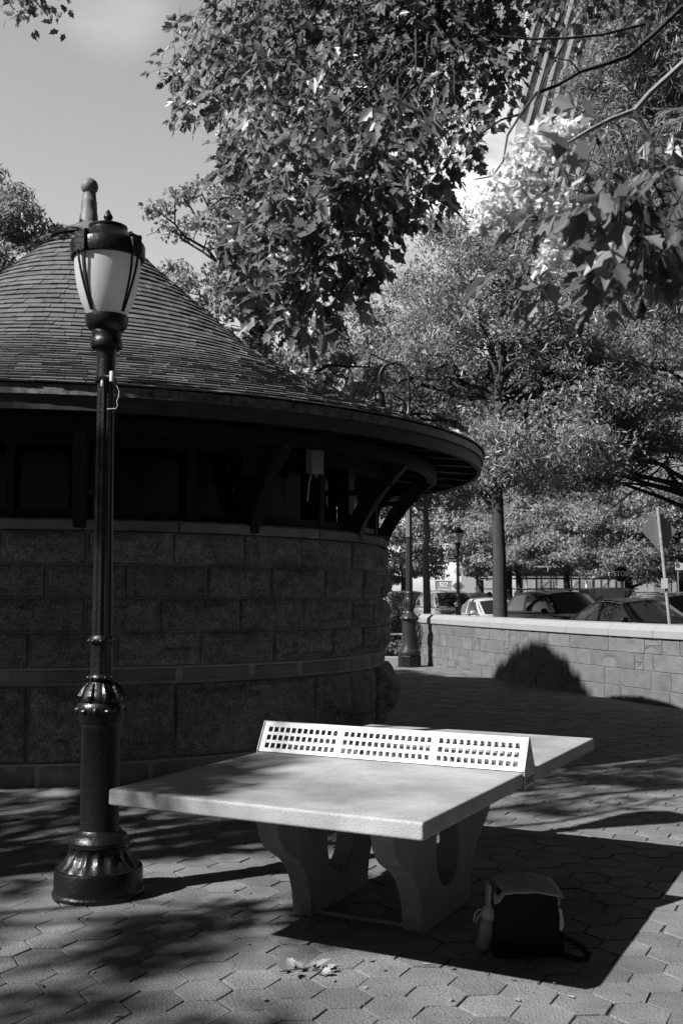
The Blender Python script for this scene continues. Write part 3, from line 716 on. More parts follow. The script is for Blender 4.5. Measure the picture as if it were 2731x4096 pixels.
# ================================================================== CARS
def make_car(name, label, cat, loc, rz, paint, L=4.6, Wd=1.84, H=1.45, suv=False, van=False, rails=False, drl=False):
    root = thing(name, label, cat, loc, rz, 'cars on the street behind the wall')
    w = Wd/2; belt = H*.645; hood = belt - (.04 if suv else .1); xc = L*.5
    cowl = xc - (1.15 if not van else .85); rear = -xc + (.35 if (suv or van) else 1.0)
    st = [(-xc, .45, belt*.72, w*.72), (-xc+.06, .32, belt*.86, w*.86), (-xc+.35, .24, belt*.97, w*.97), (rear+.3, .22, belt, w), (0, .22, belt, w), (cowl-.25, .22, belt, w), (cowl+.05, .22, belt-.015, w*.99),
          (cowl+.5, .22, (belt+hood)/2-.01, w*.98), (xc-.35, .24, hood-.06, w*.94), (xc-.1, .28, hood-.16, w*.84), (xc, .36, hood-.30, w*.70)]
    vs = []; fs = []
    for (x, zb, zt, hw) in st:
        half = [(hw*.86, zb), (hw*.98, zb+.12), (hw, zb+.28), (hw*.985, zt-.16), (hw*.955, zt-.05), (hw*.87, zt), (hw*.45, zt+.035)]
        ring = [(x, y, z) for y, z in half] + [(x, -y, z) for y, z in half[::-1]]; vs += ring
    m = 14
    for k in range(len(st)-1):
        for i in range(m): fs.append((k*m+i, k*m+(i+1) % m, (k+1)*m+(i+1) % m, (k+1)*m+i))
    fs += [tuple(range(m)), tuple(range((len(st)-1)*m+m-1, (len(st)-1)*m-1, -1))]
    o = MB().add(vs, fs).build('body', paint, root, smooth=True, angle=60)
    md = o.modifiers.new('round', 'SUBSURF'); md.levels = 1; md.render_levels = 2
    # cabin: bilinear patches between belt and roof
    zr = H - .02; zb = belt - .02
    xf0, xf1 = cowl+.05, cowl-(.75 if not van else .45); xr0, xr1 = rear-.05 + (0 if not (suv or van) else -.1), rear+(.25 if van else .42 if suv else .75)
    w0, w1 = w*.93, w*(.74 if not van else .82)
    def side(u, v, sg):
        x = (xr0+(xf0-xr0)*u)*(1-v) + (xr1+(xf1-xr1)*u)*v
        y = (w0*(1-v)+w1*v) + .035*math.sin(PI*v) - .05*(2*u-1)**2
        return Vector((x, sg*y, zb+(zr-zb)*(v - .0) - (.07*v*(2*u-1)**2)))
    def front(u, v):
        y = (2*u-1)*((w0-.05)*(1-v)+(w1-.05)*v); k_ = 1-(2*u-1)**2
        return Vector((xf0*(1-v)+xf1*v + k_*(.16*(1-v)+.08*v), y, zb+(zr-zb)*v - .07*v*(1-k_*1.) ))
    def back(u, v):
        y = (2*u-1)*((w0-.05)*(1-v)+(w1-.05)*v); k_ = 1-(2*u-1)**2
        return Vector((xr0*(1-v)+xr1*v - k_*.08, y, zb+(zr-zb)*v - .07*v*(1-k_)))
    def patch(mb, f, u0, u1, v0, v1, n=8, mm=4, off=0.):
        vs = []
        for j in range(mm+1):
            for i in range(n+1):
                u = u0+(u1-u0)*i/n; v = v0+(v1-v0)*j/mm; p = f(u, v)
                if off:
                    e = .01; a = f(u+e, v)-f(u-e, v); b = f(u, v+e)-f(u, v-e); nn = a.cross(b).normalized()
                    if nn.dot(p - Vector((0, 0, belt+.1))) < 0: nn = -nn
                    p = p + nn*off
                vs.append(p)
        mb.add(vs, [(j*(n+1)+i, j*(n+1)+i+1, (j+1)*(n+1)+i+1, (j+1)*(n+1)+i) for j in range(mm) for i in range(n)])
    cb = MB()
    for sg in (1, -1): patch(cb, lambda u, v: side(u, v, sg), 0, 1, 0, 1)
    patch(cb, front, 0, 1, 0, 1); patch(cb, back, 0, 1, 0, 1)
    # roof
    n = 8; vs = []
    for j in range(n+1):
        for i in range(n+1):
            a = side(i/n, 1, -1); b = side(i/n, 1, 1); t = j/n; p = a.lerp(b, t)
            fx = 4*t*(1-t); ex = (i/n)
            if ex > .99: p.x += .08*fx
            if ex < .01: p.x -= .08*fx
            p.z += .055*fx**.7
            if i in (0, n): p.z = front(t, 1).z if i == n else back(t, 1).z
            vs.append(p)
    cb.add(vs, [(j*(n+1)+i, j*(n+1)+i+1, (j+1)*(n+1)+i+1, (j+1)*(n+1)+i) for j in range(n) for i in range(n)])
    cb.build('cabin', paint, root, smooth=True, angle=50)
    q = MB(); patch(q, front, .05, .95, .06, .93, 10, 5, .006); q.build('windscreen', M_carglass, root, smooth=True)
    q = MB(); patch(q, back, .08, .92, .12, .88, 8, 4, .006); q.build('rear_window', M_carglass, root, smooth=True)
    for sg in (1, -1):
        for (a, b) in (((.10, .44), (.49, .90)) if not van else ((.06, .32), (.36, .62), (.67, .92))):
            q = MB(); patch(q, lambda u, v: side(u, v, sg), a, b, .10, .86, 6, 4, .006); q.build('side_window', M_carglass, root, smooth=True)
        tr_ = MB(); tr_.tube([side(q_/8*.88+.06, .04, sg)+Vector((0, sg*.008, 0)) for q_ in range(9)], .013, 5); tr_.tube([side(q_/8*.86+.08, .93, sg)+Vector((0, sg*.008, 0)) for q_ in range(9)], .011, 5)
        tr_.tube([Vector((rear+.3, sg*(w+.004), belt*.66)), Vector((cowl, sg*(w+.004), belt*.66))], .012, 5); tr_.build('window_trim', M_rim, root)
        q = MB().sphere((cowl-.28, sg*(w+.10), belt+.06), .1, 12, 8, (.7, 1.1, .75)); q.tube([(cowl-.26, sg*(w-.04), belt), (cowl-.27, sg*(w+.08), belt+.04)], .025, 6)
        q.build('wing_mirror', paint, root, smooth=True)
        hl = MB().sphere((xc-.20, sg*(w*.70), hood-.215), .16, 12, 8, (1.0, .95, .42)).build('headlight', M_lightlens if drl else M_rim, root, smooth=True)
        if drl: MB().tube([(xc-.30, sg*w*.93, hood-.02), (xc-.22, sg*w*.88, hood-.085), (xc-.12, sg*w*.42, hood-.085)], .026, 6).build('running_light', M_lightlens, root)
        MB().sphere((-xc+.1, sg*w*.74, belt*.8), .12, 10, 6, (.8, 1., .8)).build('tail_light', M_cardark, root)
        for x in (xc-.85, -xc+.9):
            ty = MB(); ty.lathe([(.2, -.1), (.31, -.11), (.335, -.07), (.335, .07), (.31, .11), (.2, .1)], 28)
            rt = Matrix.Rotation(PI/2, 3, 'X'); ty.v = [tuple(rt @ Vector(p) + Vector((x, sg*(w-.1), .335))) for p in ty.v]
            wl = ty.build('wheel', M_tyre, root, smooth=True)
            ri = MB(); ri.lathe([(.02, -.1), (.21, -.08), (.21, .08), (.02, .1)], 10); ri.v = [tuple(rt @ Vector(p) + Vector((x, sg*(w-.095), .335))) for p in ri.v]
            ri.build('rim', M_rim, wl)
        if rails:
            MB().tube([side(.08, 1, sg)+Vector((0, -sg*.04, .05)), side(.2, 1, sg)+Vector((0, -sg*.04, .10)), side(.8, 1, sg)+Vector((0, -sg*.04, .10)), side(.92, 1, sg)+Vector((0, -sg*.04, .05))], .022, 8).build('roof_rail', M_rim if paint != M_carblack else M_cardark, root)
    MB().box((xc-.05, 0, hood-.28), (.08, w*.9, .17)).build('grille', M_cardark, root, bevel=.02)
    return root
Z0 = .07
def place(px, Y, off=0): return (at(px, 2389, Y).x, Y, Z0)
make_car('parked_car', 'silver sport utility vehicle with pale roof seen over the wall left of the small lamp', 'car', (4.35, 43, Z0), rad(-79), M_carsilver, 4.8, 1.95, 1.82, suv=True)
make_car('parked_car', 'white low car half hidden by the thick tree trunk behind the wall', 'car', (5.15, 36.6, Z0), rad(-72), M_carwhite, 4.4, 1.8, 1.52)
make_car('parked_car', 'black sport utility vehicle with lit white front light strip behind the wall', 'car', (6.45, 31.0, Z0), rad(-72), M_carblack, 4.7, 1.9, 1.74, suv=True, rails=True, drl=True)
make_car('parked_car', 'black saloon car nearest the leaning diamond sign post', 'car', (7.05, 25.6, Z0), rad(-66), M_carblack, 4.9, 1.86, 1.52)
make_car('parked_car', 'grey estate car partly hidden behind the crook lamp post', 'car', (2.95, 47, Z0), rad(-80), M_cardark, 4.7, 1.88, 1.82, suv=True)
make_car('parked_car', 'dark car just showing its roof between the small lamp and thick trunk', 'car', (6.6, 50, Z0), rad(-76), M_cardark, 4.6, 1.84, 1.75, suv=True)
make_car('parked_van', 'dark van standing behind the two black cars under the stop sign', 'van', (9.6, 38, Z0), rad(-112), M_cardark, 5.0, 1.95, 1.9, van=True)
make_car('parked_car', 'pale estate car with roof rails behind the leaning sign post', 'car', (10.0, 31.5, Z0), rad(-75), M_carsilver, 4.7, 1.84, 1.66, suv=True, rails=True)

# ================================================================== SIGNS
# leaning diamond sign seen from the back
p0, p1 = at(2677, 2501, 18.0), at(2629, 2031, 18.0)
dr = (p1-p0).normalized(); base = p0 - dr*((p0.z-.2)/dr.z)
sg = thing('diamond_sign', 'blank back of a diamond road sign on a leaning post behind the wall', 'road sign', base)
lb = [Vector((0, 0, 0)), p1-base]
MB().tube(lb, .03, 10).build('post', M_post, sg, smooth=True)
cen = at(2632, 2122, 18.045) - base; h_ = .355
ux = Vector((1, .25, 0)).normalized(); uz = dr; nn_ = Vector((.25, -1, 0)).normalized()
MB().prism([(-h_*.93, -.02), (-.02, -h_*1.02), (.02, -h_*1.02), (h_*.93, -.02), (h_*.93, .02), (.02, h_), (-.02, h_), (-h_*.93, .02)], lambda u, v, s: cen + ux*u + uz*v + nn_*(.004*s)).build('sign_plate', M_signback, sg)
for q in (.3, -.3): MB().tube([cen+uz*q*.82 + nn_*.02 + ux*-.05, cen+uz*q*.82+nn_*.02 + ux*.07], .012, 6).build('bracket', M_post, sg)
pc = at(2656, 2334, 17.95) - base
MB().box(pc, (.11, .01, .17)).build('small_plate', M_white, sg)
# stop sign
SY = 39.2; c = at(2482, 2296, SY)
ss = thing('stop_sign', 'octagonal stop sign on a post under the trees behind the parked cars', 'road sign', (c.x, SY, .07))
hh = c.z-.07; R8 = .305
oc = [(R8*math.cos(PI/8+k*PI/4), R8*math.sin(PI/8+k*PI/4)) for k in range(8)]
MB().tube([(0, .03, 0), (0, .03, hh+.3)], .025, 8).build('post', M_mid, ss)
MB().prism([(u*1.0, v*1.0) for u, v in oc], lambda u, v, s: Vector((u, -.004*s, hh+v))).build('sign_plate', M_white, ss)
MB().prism([(u*.93, v*.93) for u, v in oc], lambda u, v, s: Vector((u, -.005-.003*s, hh+v))).build('sign_face', M_signdark, ss)
text_mesh('lettering', 'STOP', .255, M_signwhite, ss, (0, -.011, hh), (PI/2, 0, 0), .001, .92, 1.05, .004)
# parking plate at the right edge
SY = 35; c = at(2722, 2266, SY)
ps = thing('parking_sign', 'small white regulation plate on a thin post at the right edge', 'road sign', (c.x, SY, .07))
MB().tube([(-.1, .02, 0), (-.1, .02, c.z+.05)], .022, 8).build('post', M_mid, ps)
MB().box((0, 0, c.z-.07), (.40, .008, .23)).build('sign_plate', M_white, ps)
t_ = MB(); t_.tube([(-.12+.06*math.cos(a*PI/8), -.007, c.z-.03+.06*math.sin(a*PI/8)) for a in range(17)], .011, 6); t_.tube([(-.155, -.007, c.z-.065), (-.085, -.007, c.z+.005)], .009, 6); t_.build('symbol', M_signdark, ps)
# road closed barricade
SY = 70; c = at(1773, 2340, SY)
rc = thing('road_closed_barricade', 'pale barricade board reading ROAD CLOSED above the silver car roof', 'barricade', (c.x, SY, .07))
zc_ = c.z-.07; bw_ = 1.07; bh = .52
MB().box((0, 0, zc_), (bw_, .04, bh)).build('board', M_cope, rc)
fr = MB(); fr.box((0, -.025, zc_+bh/2), (bw_+.04, .03, .04)); fr.box((-bw_/2, -.025, zc_), (.04, .03, bh)); fr.box((bw_/2, -.025, zc_), (.04, .03, bh)); fr.build('frame', M_pale, rc)
MB().box((0, -.028, zc_+.03), (.52, .012, .30)).build('sign_face', M_signwhite, rc)
text_mesh('lettering', 'ROAD\nCLOSED', .15, M_signdark, rc, (0, -.036, zc_+.03), (PI/2, 0, 0), .001, .95, 1.05, .003)
for x in (-.28, -.06, .2, .4): MB().box((x, -.026, zc_-.2), (.1, .012, .08)).build('reflector', M_white, rc)
for x in (-.45, .45): MB().box((x, .03, (zc_-.2)/2), (.06, .05, zc_-.2)).build('leg', M_mid, rc)
SY = 66; c = at(1832, 2345, SY)
dsn = thing('diamond_sign', 'orange diamond warning sign reading ROAD CLOSED AHEAD behind the small lamp', 'road sign', (c.x, SY, .07))
zc_ = c.z-.07
MB().tube([(0, .04, 0), (0, .04, zc_+.2)], .03, 8).build('post', M_mid, dsn)
MB().prism([(-.39, 0), (0, -.39), (.39, 0), (0, .39)], lambda u, v, s: Vector((u, -.006*s, zc_+v))).build('sign_plate', M_signdark, dsn)
MB().prism([(-.365, 0), (0, -.365), (.365, 0), (0, .365)], lambda u, v, s: Vector((u, -.008-.004*s, zc_+v))).build('sign_face', M_signor, dsn)
text_mesh('lettering', 'ROAD\nCLOSED\nAHEAD', .125, M_signdark, dsn, (0, -.014, zc_), (PI/2, 0, 0), .001, .95, 1, .002)
# no standing plate on the far lamp
c = at(1807.5, 2230.5, 35.97)
ns = thing('no_standing_sign', 'dark no standing plate with double arrow fixed to the small lamp post', 'road sign', c)
MB().box((0, 0, 0), (.325, .006, .28)).build('sign_plate', M_white, ns)
MB().box((.004, -.006, 0), (.30, .004, .262)).build('sign_face', M_signdark, ns)
text_mesh('lettering', 'NO STANDING', .045, M_white, ns, (.004, -.0095, .085), (PI/2, 0, 0), .0008, .9, 1, .001)
text_mesh('lettering', 'Anytime', .062, M_white, ns, (-.03, -.0095, .02), (PI/2, 0, 0), .0008, .9, 1, .001)
ar = MB(); ar.box((0, -.0095, -.085), (.2, .002, .014)); ar.prism([(-.13, 0), (-.09, .022), (-.09, -.022)], lambda u, v, s: Vector((u, -.009-.0015*s, v-.085))); ar.prism([(.13, 0), (.09, -.022), (.09, .022)], lambda u, v, s: Vector((u, -.009-.0015*s, v-.085))); ar.build('arrow', M_white, ns)

# ================================================================== PERSON behind the cars
def person(loc, rz):
    root = thing('person', 'dark haired person in dark clothes walking behind the white car', 'person', loc, rz)
    J = {'pel': (0, 0, .95), 'wai': (0, 0, 1.1), 'che': (0, .0, 1.3), 'nec': (0, .01, 1.47), 'hd0': (0, -.005, 1.54), 'hd1': (0, -.012, 1.64), 'hd2': (0, 0, 1.71),
         'shl': (.17, 0, 1.40), 'ell': (.21, .05, 1.13), 'wrl': (.22, -.06, .9), 'hal': (.22, -.09, .82), 'shr': (-.17, 0, 1.40), 'elr': (-.21, .03, 1.13), 'wrr': (-.22, -.08, .9), 'har': (-.22, -.11, .82),
         'hil': (.09, 0, .9), 'knl': (.1, -.12, .5), 'anl': (.1, -.02, .1), 'tol': (.1, -.16, .04), 'hir': (-.09, 0, .9), 'knr': (-.1, .02, .5), 'anr': (-.1, .2, .12), 'tor': (-.1, .1, .03)}
    Rr = dict(pel=.13, wai=.115, che=.135, nec=.05, hd0=.075, hd1=.085, hd2=.06, shl=.06, ell=.042, wrl=.03, hal=.035, shr=.06, elr=.042, wrr=.03, har=.035, hil=.085, knl=.055, anl=.04, tol=.035, hir=.085, knr=.055, anr=.04, tor=.035)
    E_ = 'pel-wai wai-che che-nec nec-hd0 hd0-hd1 hd1-hd2 che-shl shl-ell ell-wrl wrl-hal che-shr shr-elr elr-wrr wrr-har pel-hil hil-knl knl-anl anl-tol pel-hir hir-knr knr-anr anr-tor'.split()
    ks = list(J); me = bpy.data.meshes.new('body'); me.from_pydata([J[q] for q in ks], [tuple(ks.index(x) for x in e.split('-')) for e in E_], [])
    o = bpy.data.objects.new('body', me); COL.objects.link(o); o.parent = root; me.materials.append(M_skin)
    md = o.modifiers.new('skin', 'SKIN'); o.modifiers.new('sub', 'SUBSURF').levels = 1
    for i, q in enumerate(ks): me.skin_vertices[0].data[i].radius = (Rr[q], Rr[q]*(.8 if q in ('che', 'wai', 'pel') else 1))
    me.skin_vertices[0].data[0].use_root = True
    hr = MB().sphere((0, .02, 1.66), .105, 14, 10, (.95, 1, 1.05)); hr.sphere((0, .07, 1.53), .085, 12, 8, (1, .7, 1.6))
    hr.v = [(x, max(y, -.035) if z < 1.68 else y, z) for x, y, z in hr.v]; hr.build('hair', M_hair, root, smooth=True)
    MB().lathe([(.15, .86), (.165, 1.0), (.15, 1.12), (.17, 1.3), (.19, 1.38), (.12, 1.46), (.06, 1.48)], 20).build('top', M_cloth, root, smooth=True)
    return root
person((at(1956, 2389, 40).x, 40, .07), rad(-20))

# ================================================================== BAG AND BOTTLE
BG = Vector((.86, 5.0, 0))
bag = thing('backpack', 'black backpack with grey canvas top standing by the right table leg', 'backpack', BG, rad(-3))
b = MB(); rings = [(.0, .165, .10), (.03, .172, .115), (.12, .168, .118), (.2, .158, .112), (.26, .146, .105), (.283, .14, .10)]
vs = []; fs = []; m = 20
for (zq, hx, hy) in rings:
    for i in range(m):
        a = 2*PI*i/m; sx_ = math.copysign(abs(math.cos(a))**.45, math.cos(a)); sy_ = math.copysign(abs(math.sin(a))**.45, math.sin(a))
        wob = .006*noise.noise(Vector((sx_*3, sy_*3, zq*12)))
        vs.append((hx*sx_ + wob, hy*sy_ + wob + .03*zq, zq))
for k in range(len(rings)-1):
    for i in range(m): fs.append((k*m+i, k*m+(i+1) % m, (k+1)*m+(i+1) % m, (k+1)*m+i))
fs += [tuple(range(m)), tuple(range((len(rings)-1)*m, len(rings)*m))]
b.add(vs, fs).build('bag_body', M_bag, bag, smooth=True)
# canvas lid draped back from the front edge
nx_, ny_ = 14, 8; vs = []
for j in range(ny_+1):
    v = j/ny_
    for i in range(nx_+1):
        u = i/nx_*2-1
        x = u*(.158-.035*v + .02*v*(u < 0)) - .012*v; y = -.108 + .23*v
        zq = .285 + .045*v - .02*abs(u)**3 + .010*noise.noise(Vector((u*2.2, v*2.5, 3))) - (.03 if u < -.85 else 0)*(1-v) + .012*math.sin(v*PI) - .05*max(0, v-.85)/.15
        vs.append((x, y, zq))
f = [(j*(nx_+1)+i, j*(nx_+1)+i+1, (j+1)*(nx_+1)+i+1, (j+1)*(nx_+1)+i) for j in range(ny_) for i in range(nx_)]
o = MB().add(vs, f).build('canvas_lid', M_flap, bag, smooth=True); md = o.modifiers.new('thick', 'SOLIDIFY'); md.thickness = .008
sp = MB(); sp.prism([(-.10, .10), (.06, .10), (.075, .285), (-.09, .30)], lambda u, v, s: Vector((-.172 - .014*s + .055*(v-.1), u+.03, v))); sp.build('side_panel', M_flap, bag, bevel=.006)
MB().tube([(.15, -.1, .09), (.185, -.11, .075), (.235, -.11, .05), (.262, -.12, .02), (.25, -.135, .006), (.21, -.145, .006), (.165, -.13, .012), (.14, -.115, .02)], [.014]*8, 8).build('shoulder_strap', M_bag, bag, smooth=True)
MB().tube([(-.145, -.10, .05), (-.155, -.122, .015), (-.11, -.135, .008), (-.02, -.13, .01)], .013, 8).build('shoulder_strap', M_bag, bag, smooth=True)
MB().prism([(-.012, 0), (.004, -.015), (.012, -.08), (.002, -.105), (-.008, -.1), (-.006, -.04)], lambda u, v, s: Vector((.143+u, -.118-.004*s, .225+v))).build('white_tag', M_white, bag)
MB().tube([(.131, -.116, .27), (.134, -.12, .255), (.131, -.121, .235)], .004, 6).build('zip_pull', M_rim, bag)
bt = thing('water_bottle', 'water bottle with pale domed cap and carry loop in the bag side pocket', 'bottle', (BG.x-.205, BG.y-.03, 0.01), 0)
bt.rotation_euler = (0, rad(11), 0)
MB().lathe([(.028, .0), (.036, .012), (.038, .10), (.036, .132), (.03, .14)], 20).build('mesh_sleeve', M_signback if False else M_mid, bt, smooth=True)
MB().lathe([(.033, .138), (.038, .145), (.039, .162), (.034, .185), (.022, .2), (.004, .206)], 20).build('cap', M_pale, bt, smooth=True)
MB().tube([(-.034, 0, .17), (-.055, -.008, .172), (-.068, -.012, .15), (-.066, -.014, .115), (-.055, -.012, .11), (-.05, -.01, .14), (-.04, -.005, .155)], .005, 6).build('carry_loop', M_pale, bt, smooth=True)

# dry leaves on a twig
d_ = ray(1222, 3890); c = Vector((0, 0, CH)) + d_*(-CH/d_.z) + Vector((0, 0, .006))
dl = thing('fallen_twig', 'fallen twig with curled pale dry leaves on the pavers before the table', 'twig', c)
MB().tube([(-.11, -.02, .004), (-.04, .0, .008), (.03, .01, .012), (.08, -.01, .006)], [.003, .004, .003, .0015], 5).build('stem', M_bark, dl)
for (x, y, az, L_) in ((-.075, .0, 200, .07), (-.05, .03, 130, .06), (-.03, -.03, 250, .065), (.01, .03, 70, .075), (.03, -.025, 290, .07), (.045, .02, 30, .075), (.07, -.03, 330, .05), (.09, .0, 0, .045), (-.01, .0, 160, .06), (.06, .04, 60, .05)):
    a = rad(az); V, F = leaflet_geo(np.array([[x, y, .01]]), np.array([[math.cos(a), math.sin(a), random.uniform(.1, .7)]]), np.array([[random.gauss(-.3, .5), random.gauss(-.3, .5), 1.]]), np.array([L_*1.15]), 1.1)
    V[:, 2] = np.maximum(V[:, 2], .003); npmesh('leaf', V, F, M_dry, dl)

# ================================================================== FAR BUILDINGS
TWY = 120.
def tw(x, z): return x + (z-50)*.128
tower = thing('apartment_tower', 'tall pale tower with leaning fins seen between the tree crowns', 'tower', (30, TWY, 0))
MB().add([(tw(19.6, 0)-30, 0, 0), (60, 0, 0), (60, 5, 0), (tw(19.6, 0)-30, 5, 0), (tw(19.6, 90)-30, 0, 90), (60, 0, 90), (60, 5, 90), (tw(19.6, 90)-30, 5, 90)],
         [(0, 1, 5, 4), (1, 2, 6, 5), (2, 3, 7, 6), (3, 0, 4, 7), (4, 5, 6, 7), (0, 3, 2, 1)]).build('facade', M_tower, tower)
fn = MB(); wd_ = MB()
for k in range(34):
    x0 = -18 + k*1.25
    pts = []
    for z in (30, 88): pts.append((x0 + (z-50)*.28, z))
    def lim(x, z): return max(x, tw(19.6, z)-30-.1)
    (xa, za), (xb, zb_) = pts
    zs = [30+q*1.9 for q in range(31)]
    for i, z in enumerate(zs[:-1]):
        xl = x0+(z-50)*.28; z1 = zs[i+1]; xl1 = x0+(z1-50)*.28
        if xl < tw(19.6, z)-30-.2 or xl1 > 30: continue
        fn.add([(xl, -.0, z), (xl+.42, -.0, z), (xl1+.42, -.0, z1), (xl1, -.0, z1), (xl, -.55, z), (xl+.42, -.55, z), (xl1+.42, -.55, z1), (xl1, -.55, z1)], [(4, 5, 6, 7), (0, 4, 7, 3), (1, 2, 6, 5)])
        if (i+k) % 2 == 0: wd_.add([(xl+.5, -.06, z+.25), (xl+1.1, -.06, z+.25), (xl1+1.1, -.06, z1+.9), (xl1+.5, -.06, z1+.9)], [(0, 1, 2, 3)])
fn.build('fin', M_tower, tower); wd_.build('window_strip', M_towerw, tower)
bl = thing('apartment_building', 'pale masonry apartment block behind the street trees and scaffolding', 'building', (36, 78, 0))
MB().box((0, 6, 11.5), (46, 12, 23)).build('wall', M_bldg, bl)
for f_ in range(7):
    for i in range(15):
        x = -21+i*2.9; z = 2.0+f_*3.1
        if f_ == 0 and i > 9: continue
        wf = MB().box((x, -.02, z), (1.35, .1, 1.9)).build('window', M_cope, bl); wf2 = MB().box((x, -.06, z), (1.1, .06, 1.65)).build('pane', M_towerw, wf)
for f_ in range(7): MB().box((0, -.1, .55+f_*3.1), (46, .22, .22)).build('string_course', M_cope, bl)
# sidewalk shed
sh = thing('scaffold_shed', 'long pavement scaffold shed with steel posts behind the parked black car', 'scaffolding', (12.8, 66, .07))
MB().box((0.6, 0, 2.98), (10, 3.0, .12)).build('deck', M_mid, sh)
for x in (-3.9, -1.4, 1.1, 3.6): MB().box((x, -1.54, 3.2), (2.42, .05, .42)).build('parapet_panel', M_mid if x != 1.1 else M_walk, sh)
i = 0
for x in np.arange(-4.2, 5.4, .92):
    for y in (-1.4, 1.3):
        MB().tube([(x+(.2 if y > 0 else 0), y, 0), (x+(.2 if y > 0 else 0), y, 2.95)], .06, 8).build('scaffold_post', M_signwhite if i % 3 else M_pale, sh); i += 1
for z in (2.1, 2.75):
    for y in (-1.4, 1.3): MB().tube([(-4.3, y-.05, z), (5.4, y-.05, z)], .04, 6).build('rail', M_walk, sh)
for x in np.arange(-4.2, 4.5, 1.84): MB().tube([(x, -1.45, 2.1), (x+.9, -1.45, 2.95)], .03, 6).build('brace', M_mid, sh)

# ================================================================== TREES IN VIEW AND ONE UNSEEN CASTER
G5 = 'street trees behind the stone wall'
def XD(xd, Y): return (xd-784)/2408*Y
def ZD(yd, Y): return CH + (1371-yd)/2408*Y
tree('tree', 'tree at the left edge rising behind the slate roof', (-9.0, 24.2, 0), (8, .2, .1), [((-8.15, 24, 8.95), (1.75, 1.8, 2.5), 2.6), ((-9.6, 24, 8.6), (1.8, 1.5, 2.0), 1)], 200, 170, (.17, .05), M_leafm, seed=3, cr=(.35, .6), droop=.7, shell=.5)
tree('tree', 'unseen dense round topped tree added to cast the dome shadow on the wall', (-9.6, 13.4, 0), (8.5, .2, .1), [((-9.25, 12.95, 9.8), (2.9, 2.9, 2.0), 1)], 4600, 46, (.12, .085), M_leafm, seed=41, cr=(.18, .22), shell=.95, flat=.9, limbs=5)  # made-up caster outside the view, crown shaped for the dome shadow
Y = 24.5
tree('tree', 'pale bright leaved tree close behind the pavilion roof', (-1.9, Y+.6, 0), (8, .2, .08), [((-3.05, Y, 8.9), (1.75, 2., 2.9), 3.6), ((-1.3, Y+2, 6.8), (2.5, 2., 2.3), 3), ((-3.2, Y, 6.), (1.5, 1.6, 2.0), 1), ((.8, Y+4.5, 5.8), (2., 1.8, 1.7), 1.4)], 190, 150, (.16, .085), M_leafb, seed=4, cr=(.35, .65), group=G5, droop=.4)
Y = 25.2
tree('tree', 'spreading oak with the thick dark trunk just behind the stone wall', (3.78, Y, .1), (6.6, .19, .1), [((3.5, Y+.8, 9.3), (2.6, 2.1, 2.4), 3.4), ((5.4, Y+.5, 7.2), (2.4, 2.2, 2.4), 2.6), ((2.1, Y+3.6, 7.0), (2.0, 1.8, 2.0), 1.7), ((4.6, Y-.6, 4.9), (2.2, 1.7, .9), 1.3), ((2.9, Y+2., 4.7), (1.3, 1.3, .8), .8)], 310, 175, (.16, .044), M_leafm, seed=8, cr=(.4, .85), group=G5, flat=.65, limbs=40, shell=.35)
tree('tree', 'slim young tree beside the crook lamp with mottled trunk', (2.3, 28.5, .1), (5.2, .12, .06), [((2.2, 28.5, 5.1), (1.7, 1.6, 1.3), 2), ((1.5, 28.5, 4.2), (1.0, 1.0, .6), .6)], 60, 130, (.15, .04), M_leafd, seed=9, cr=(.3, .6), group=G5, bark=M_barkl, limbs=14)
tree('tree', 'broad leafy tree filling the gap above the roof edge behind the crook lamp', (.4, 36, .1), (9, .25, .1), [((.2, 36, 8.6), (3.6, 3, 3.6), 3), ((2.6, 37, 10.6), (3.0, 2.6, 2.6), 2), ((-1.2, 37, 6.6), (2.4, 2.4, 2.6), 1)], 200, 150, (.2, .09), M_leafm, seed=10, cr=(.5, .9), group=G5)
tree('tree', 'tall dark willow oak filling the right edge of the sky', (7.6, 15.2, .2), (9.5, .28, .12), [((5.6, 15.2, 9.4), (2.2, 2.6, 2.6), 3), ((5.9, 15.8, 6.9), (2.0, 2.2, 1.5), 1.7), ((6.8, 15.2, 5.6), (1.8, 1.8, .9), .8), ((7.6, 15.4, 11), (2.6, 2.6, 2.4), 1.5), ((4.9, 15.2, 11.4), (1.6, 2.2, 1.5), 1.2), ((4.6, 15.6, 7.6), (1.1, 1.6, 1.6), 1.4), ((4.95, 15.2, 9.7), (1.25, 1.8, 1.9), 3.2)], 560, 190, (.15, .03), M_leafd, seed=12, cr=(.35, .7), limbs=44, flat=.6, shell=.3)
tree('tree', 'second oak whose crown hides the apartment block at the right', (10.6, 28, .1), (6.5, .17, .1), [((8.1, 28, 7.4), (2.9, 2.2, 2.9), 3), ((6.6, 28, 5.6), (1.6, 1.8, 1.3), 1)], 220, 175, (.16, .042), M_leafd, seed=14, cr=(.4, .85), group=G5, flat=.65, limbs=12)
lb_ = ['first pale street tree right of the thick trunk behind the scaffold', 'middle pale street tree above the black sport utility vehicle', 'street tree with pale crown above the stop sign', 'right hand street tree behind the diamond sign']
for i, (xd, Y, zt, r_) in enumerate(((1190, 56, 7.6, 2.6), (1300, 50, 7.4, 2.8), (1440, 47, 7.6, 3.0), (1560, 45, 7.4, 3.0))):
    x = XD(xd, Y)
    tree('tree', lb_[i], (x, Y, .1), (4.8, .2, .1), [((x, Y, zt-2.2), (r_*1.1, r_*.9, 2.0), 3), ((x+.4, Y-.6, zt-(3.6 if i < 2 else 4.3)), (r_*1.15, r_*.8, .9), 1.7)], 150, 150, (.2, .075), M_leafb if i < 2 else M_leafm, seed=20+i, cr=(.45, .85), group=G5, flat=.45, limbs=16)
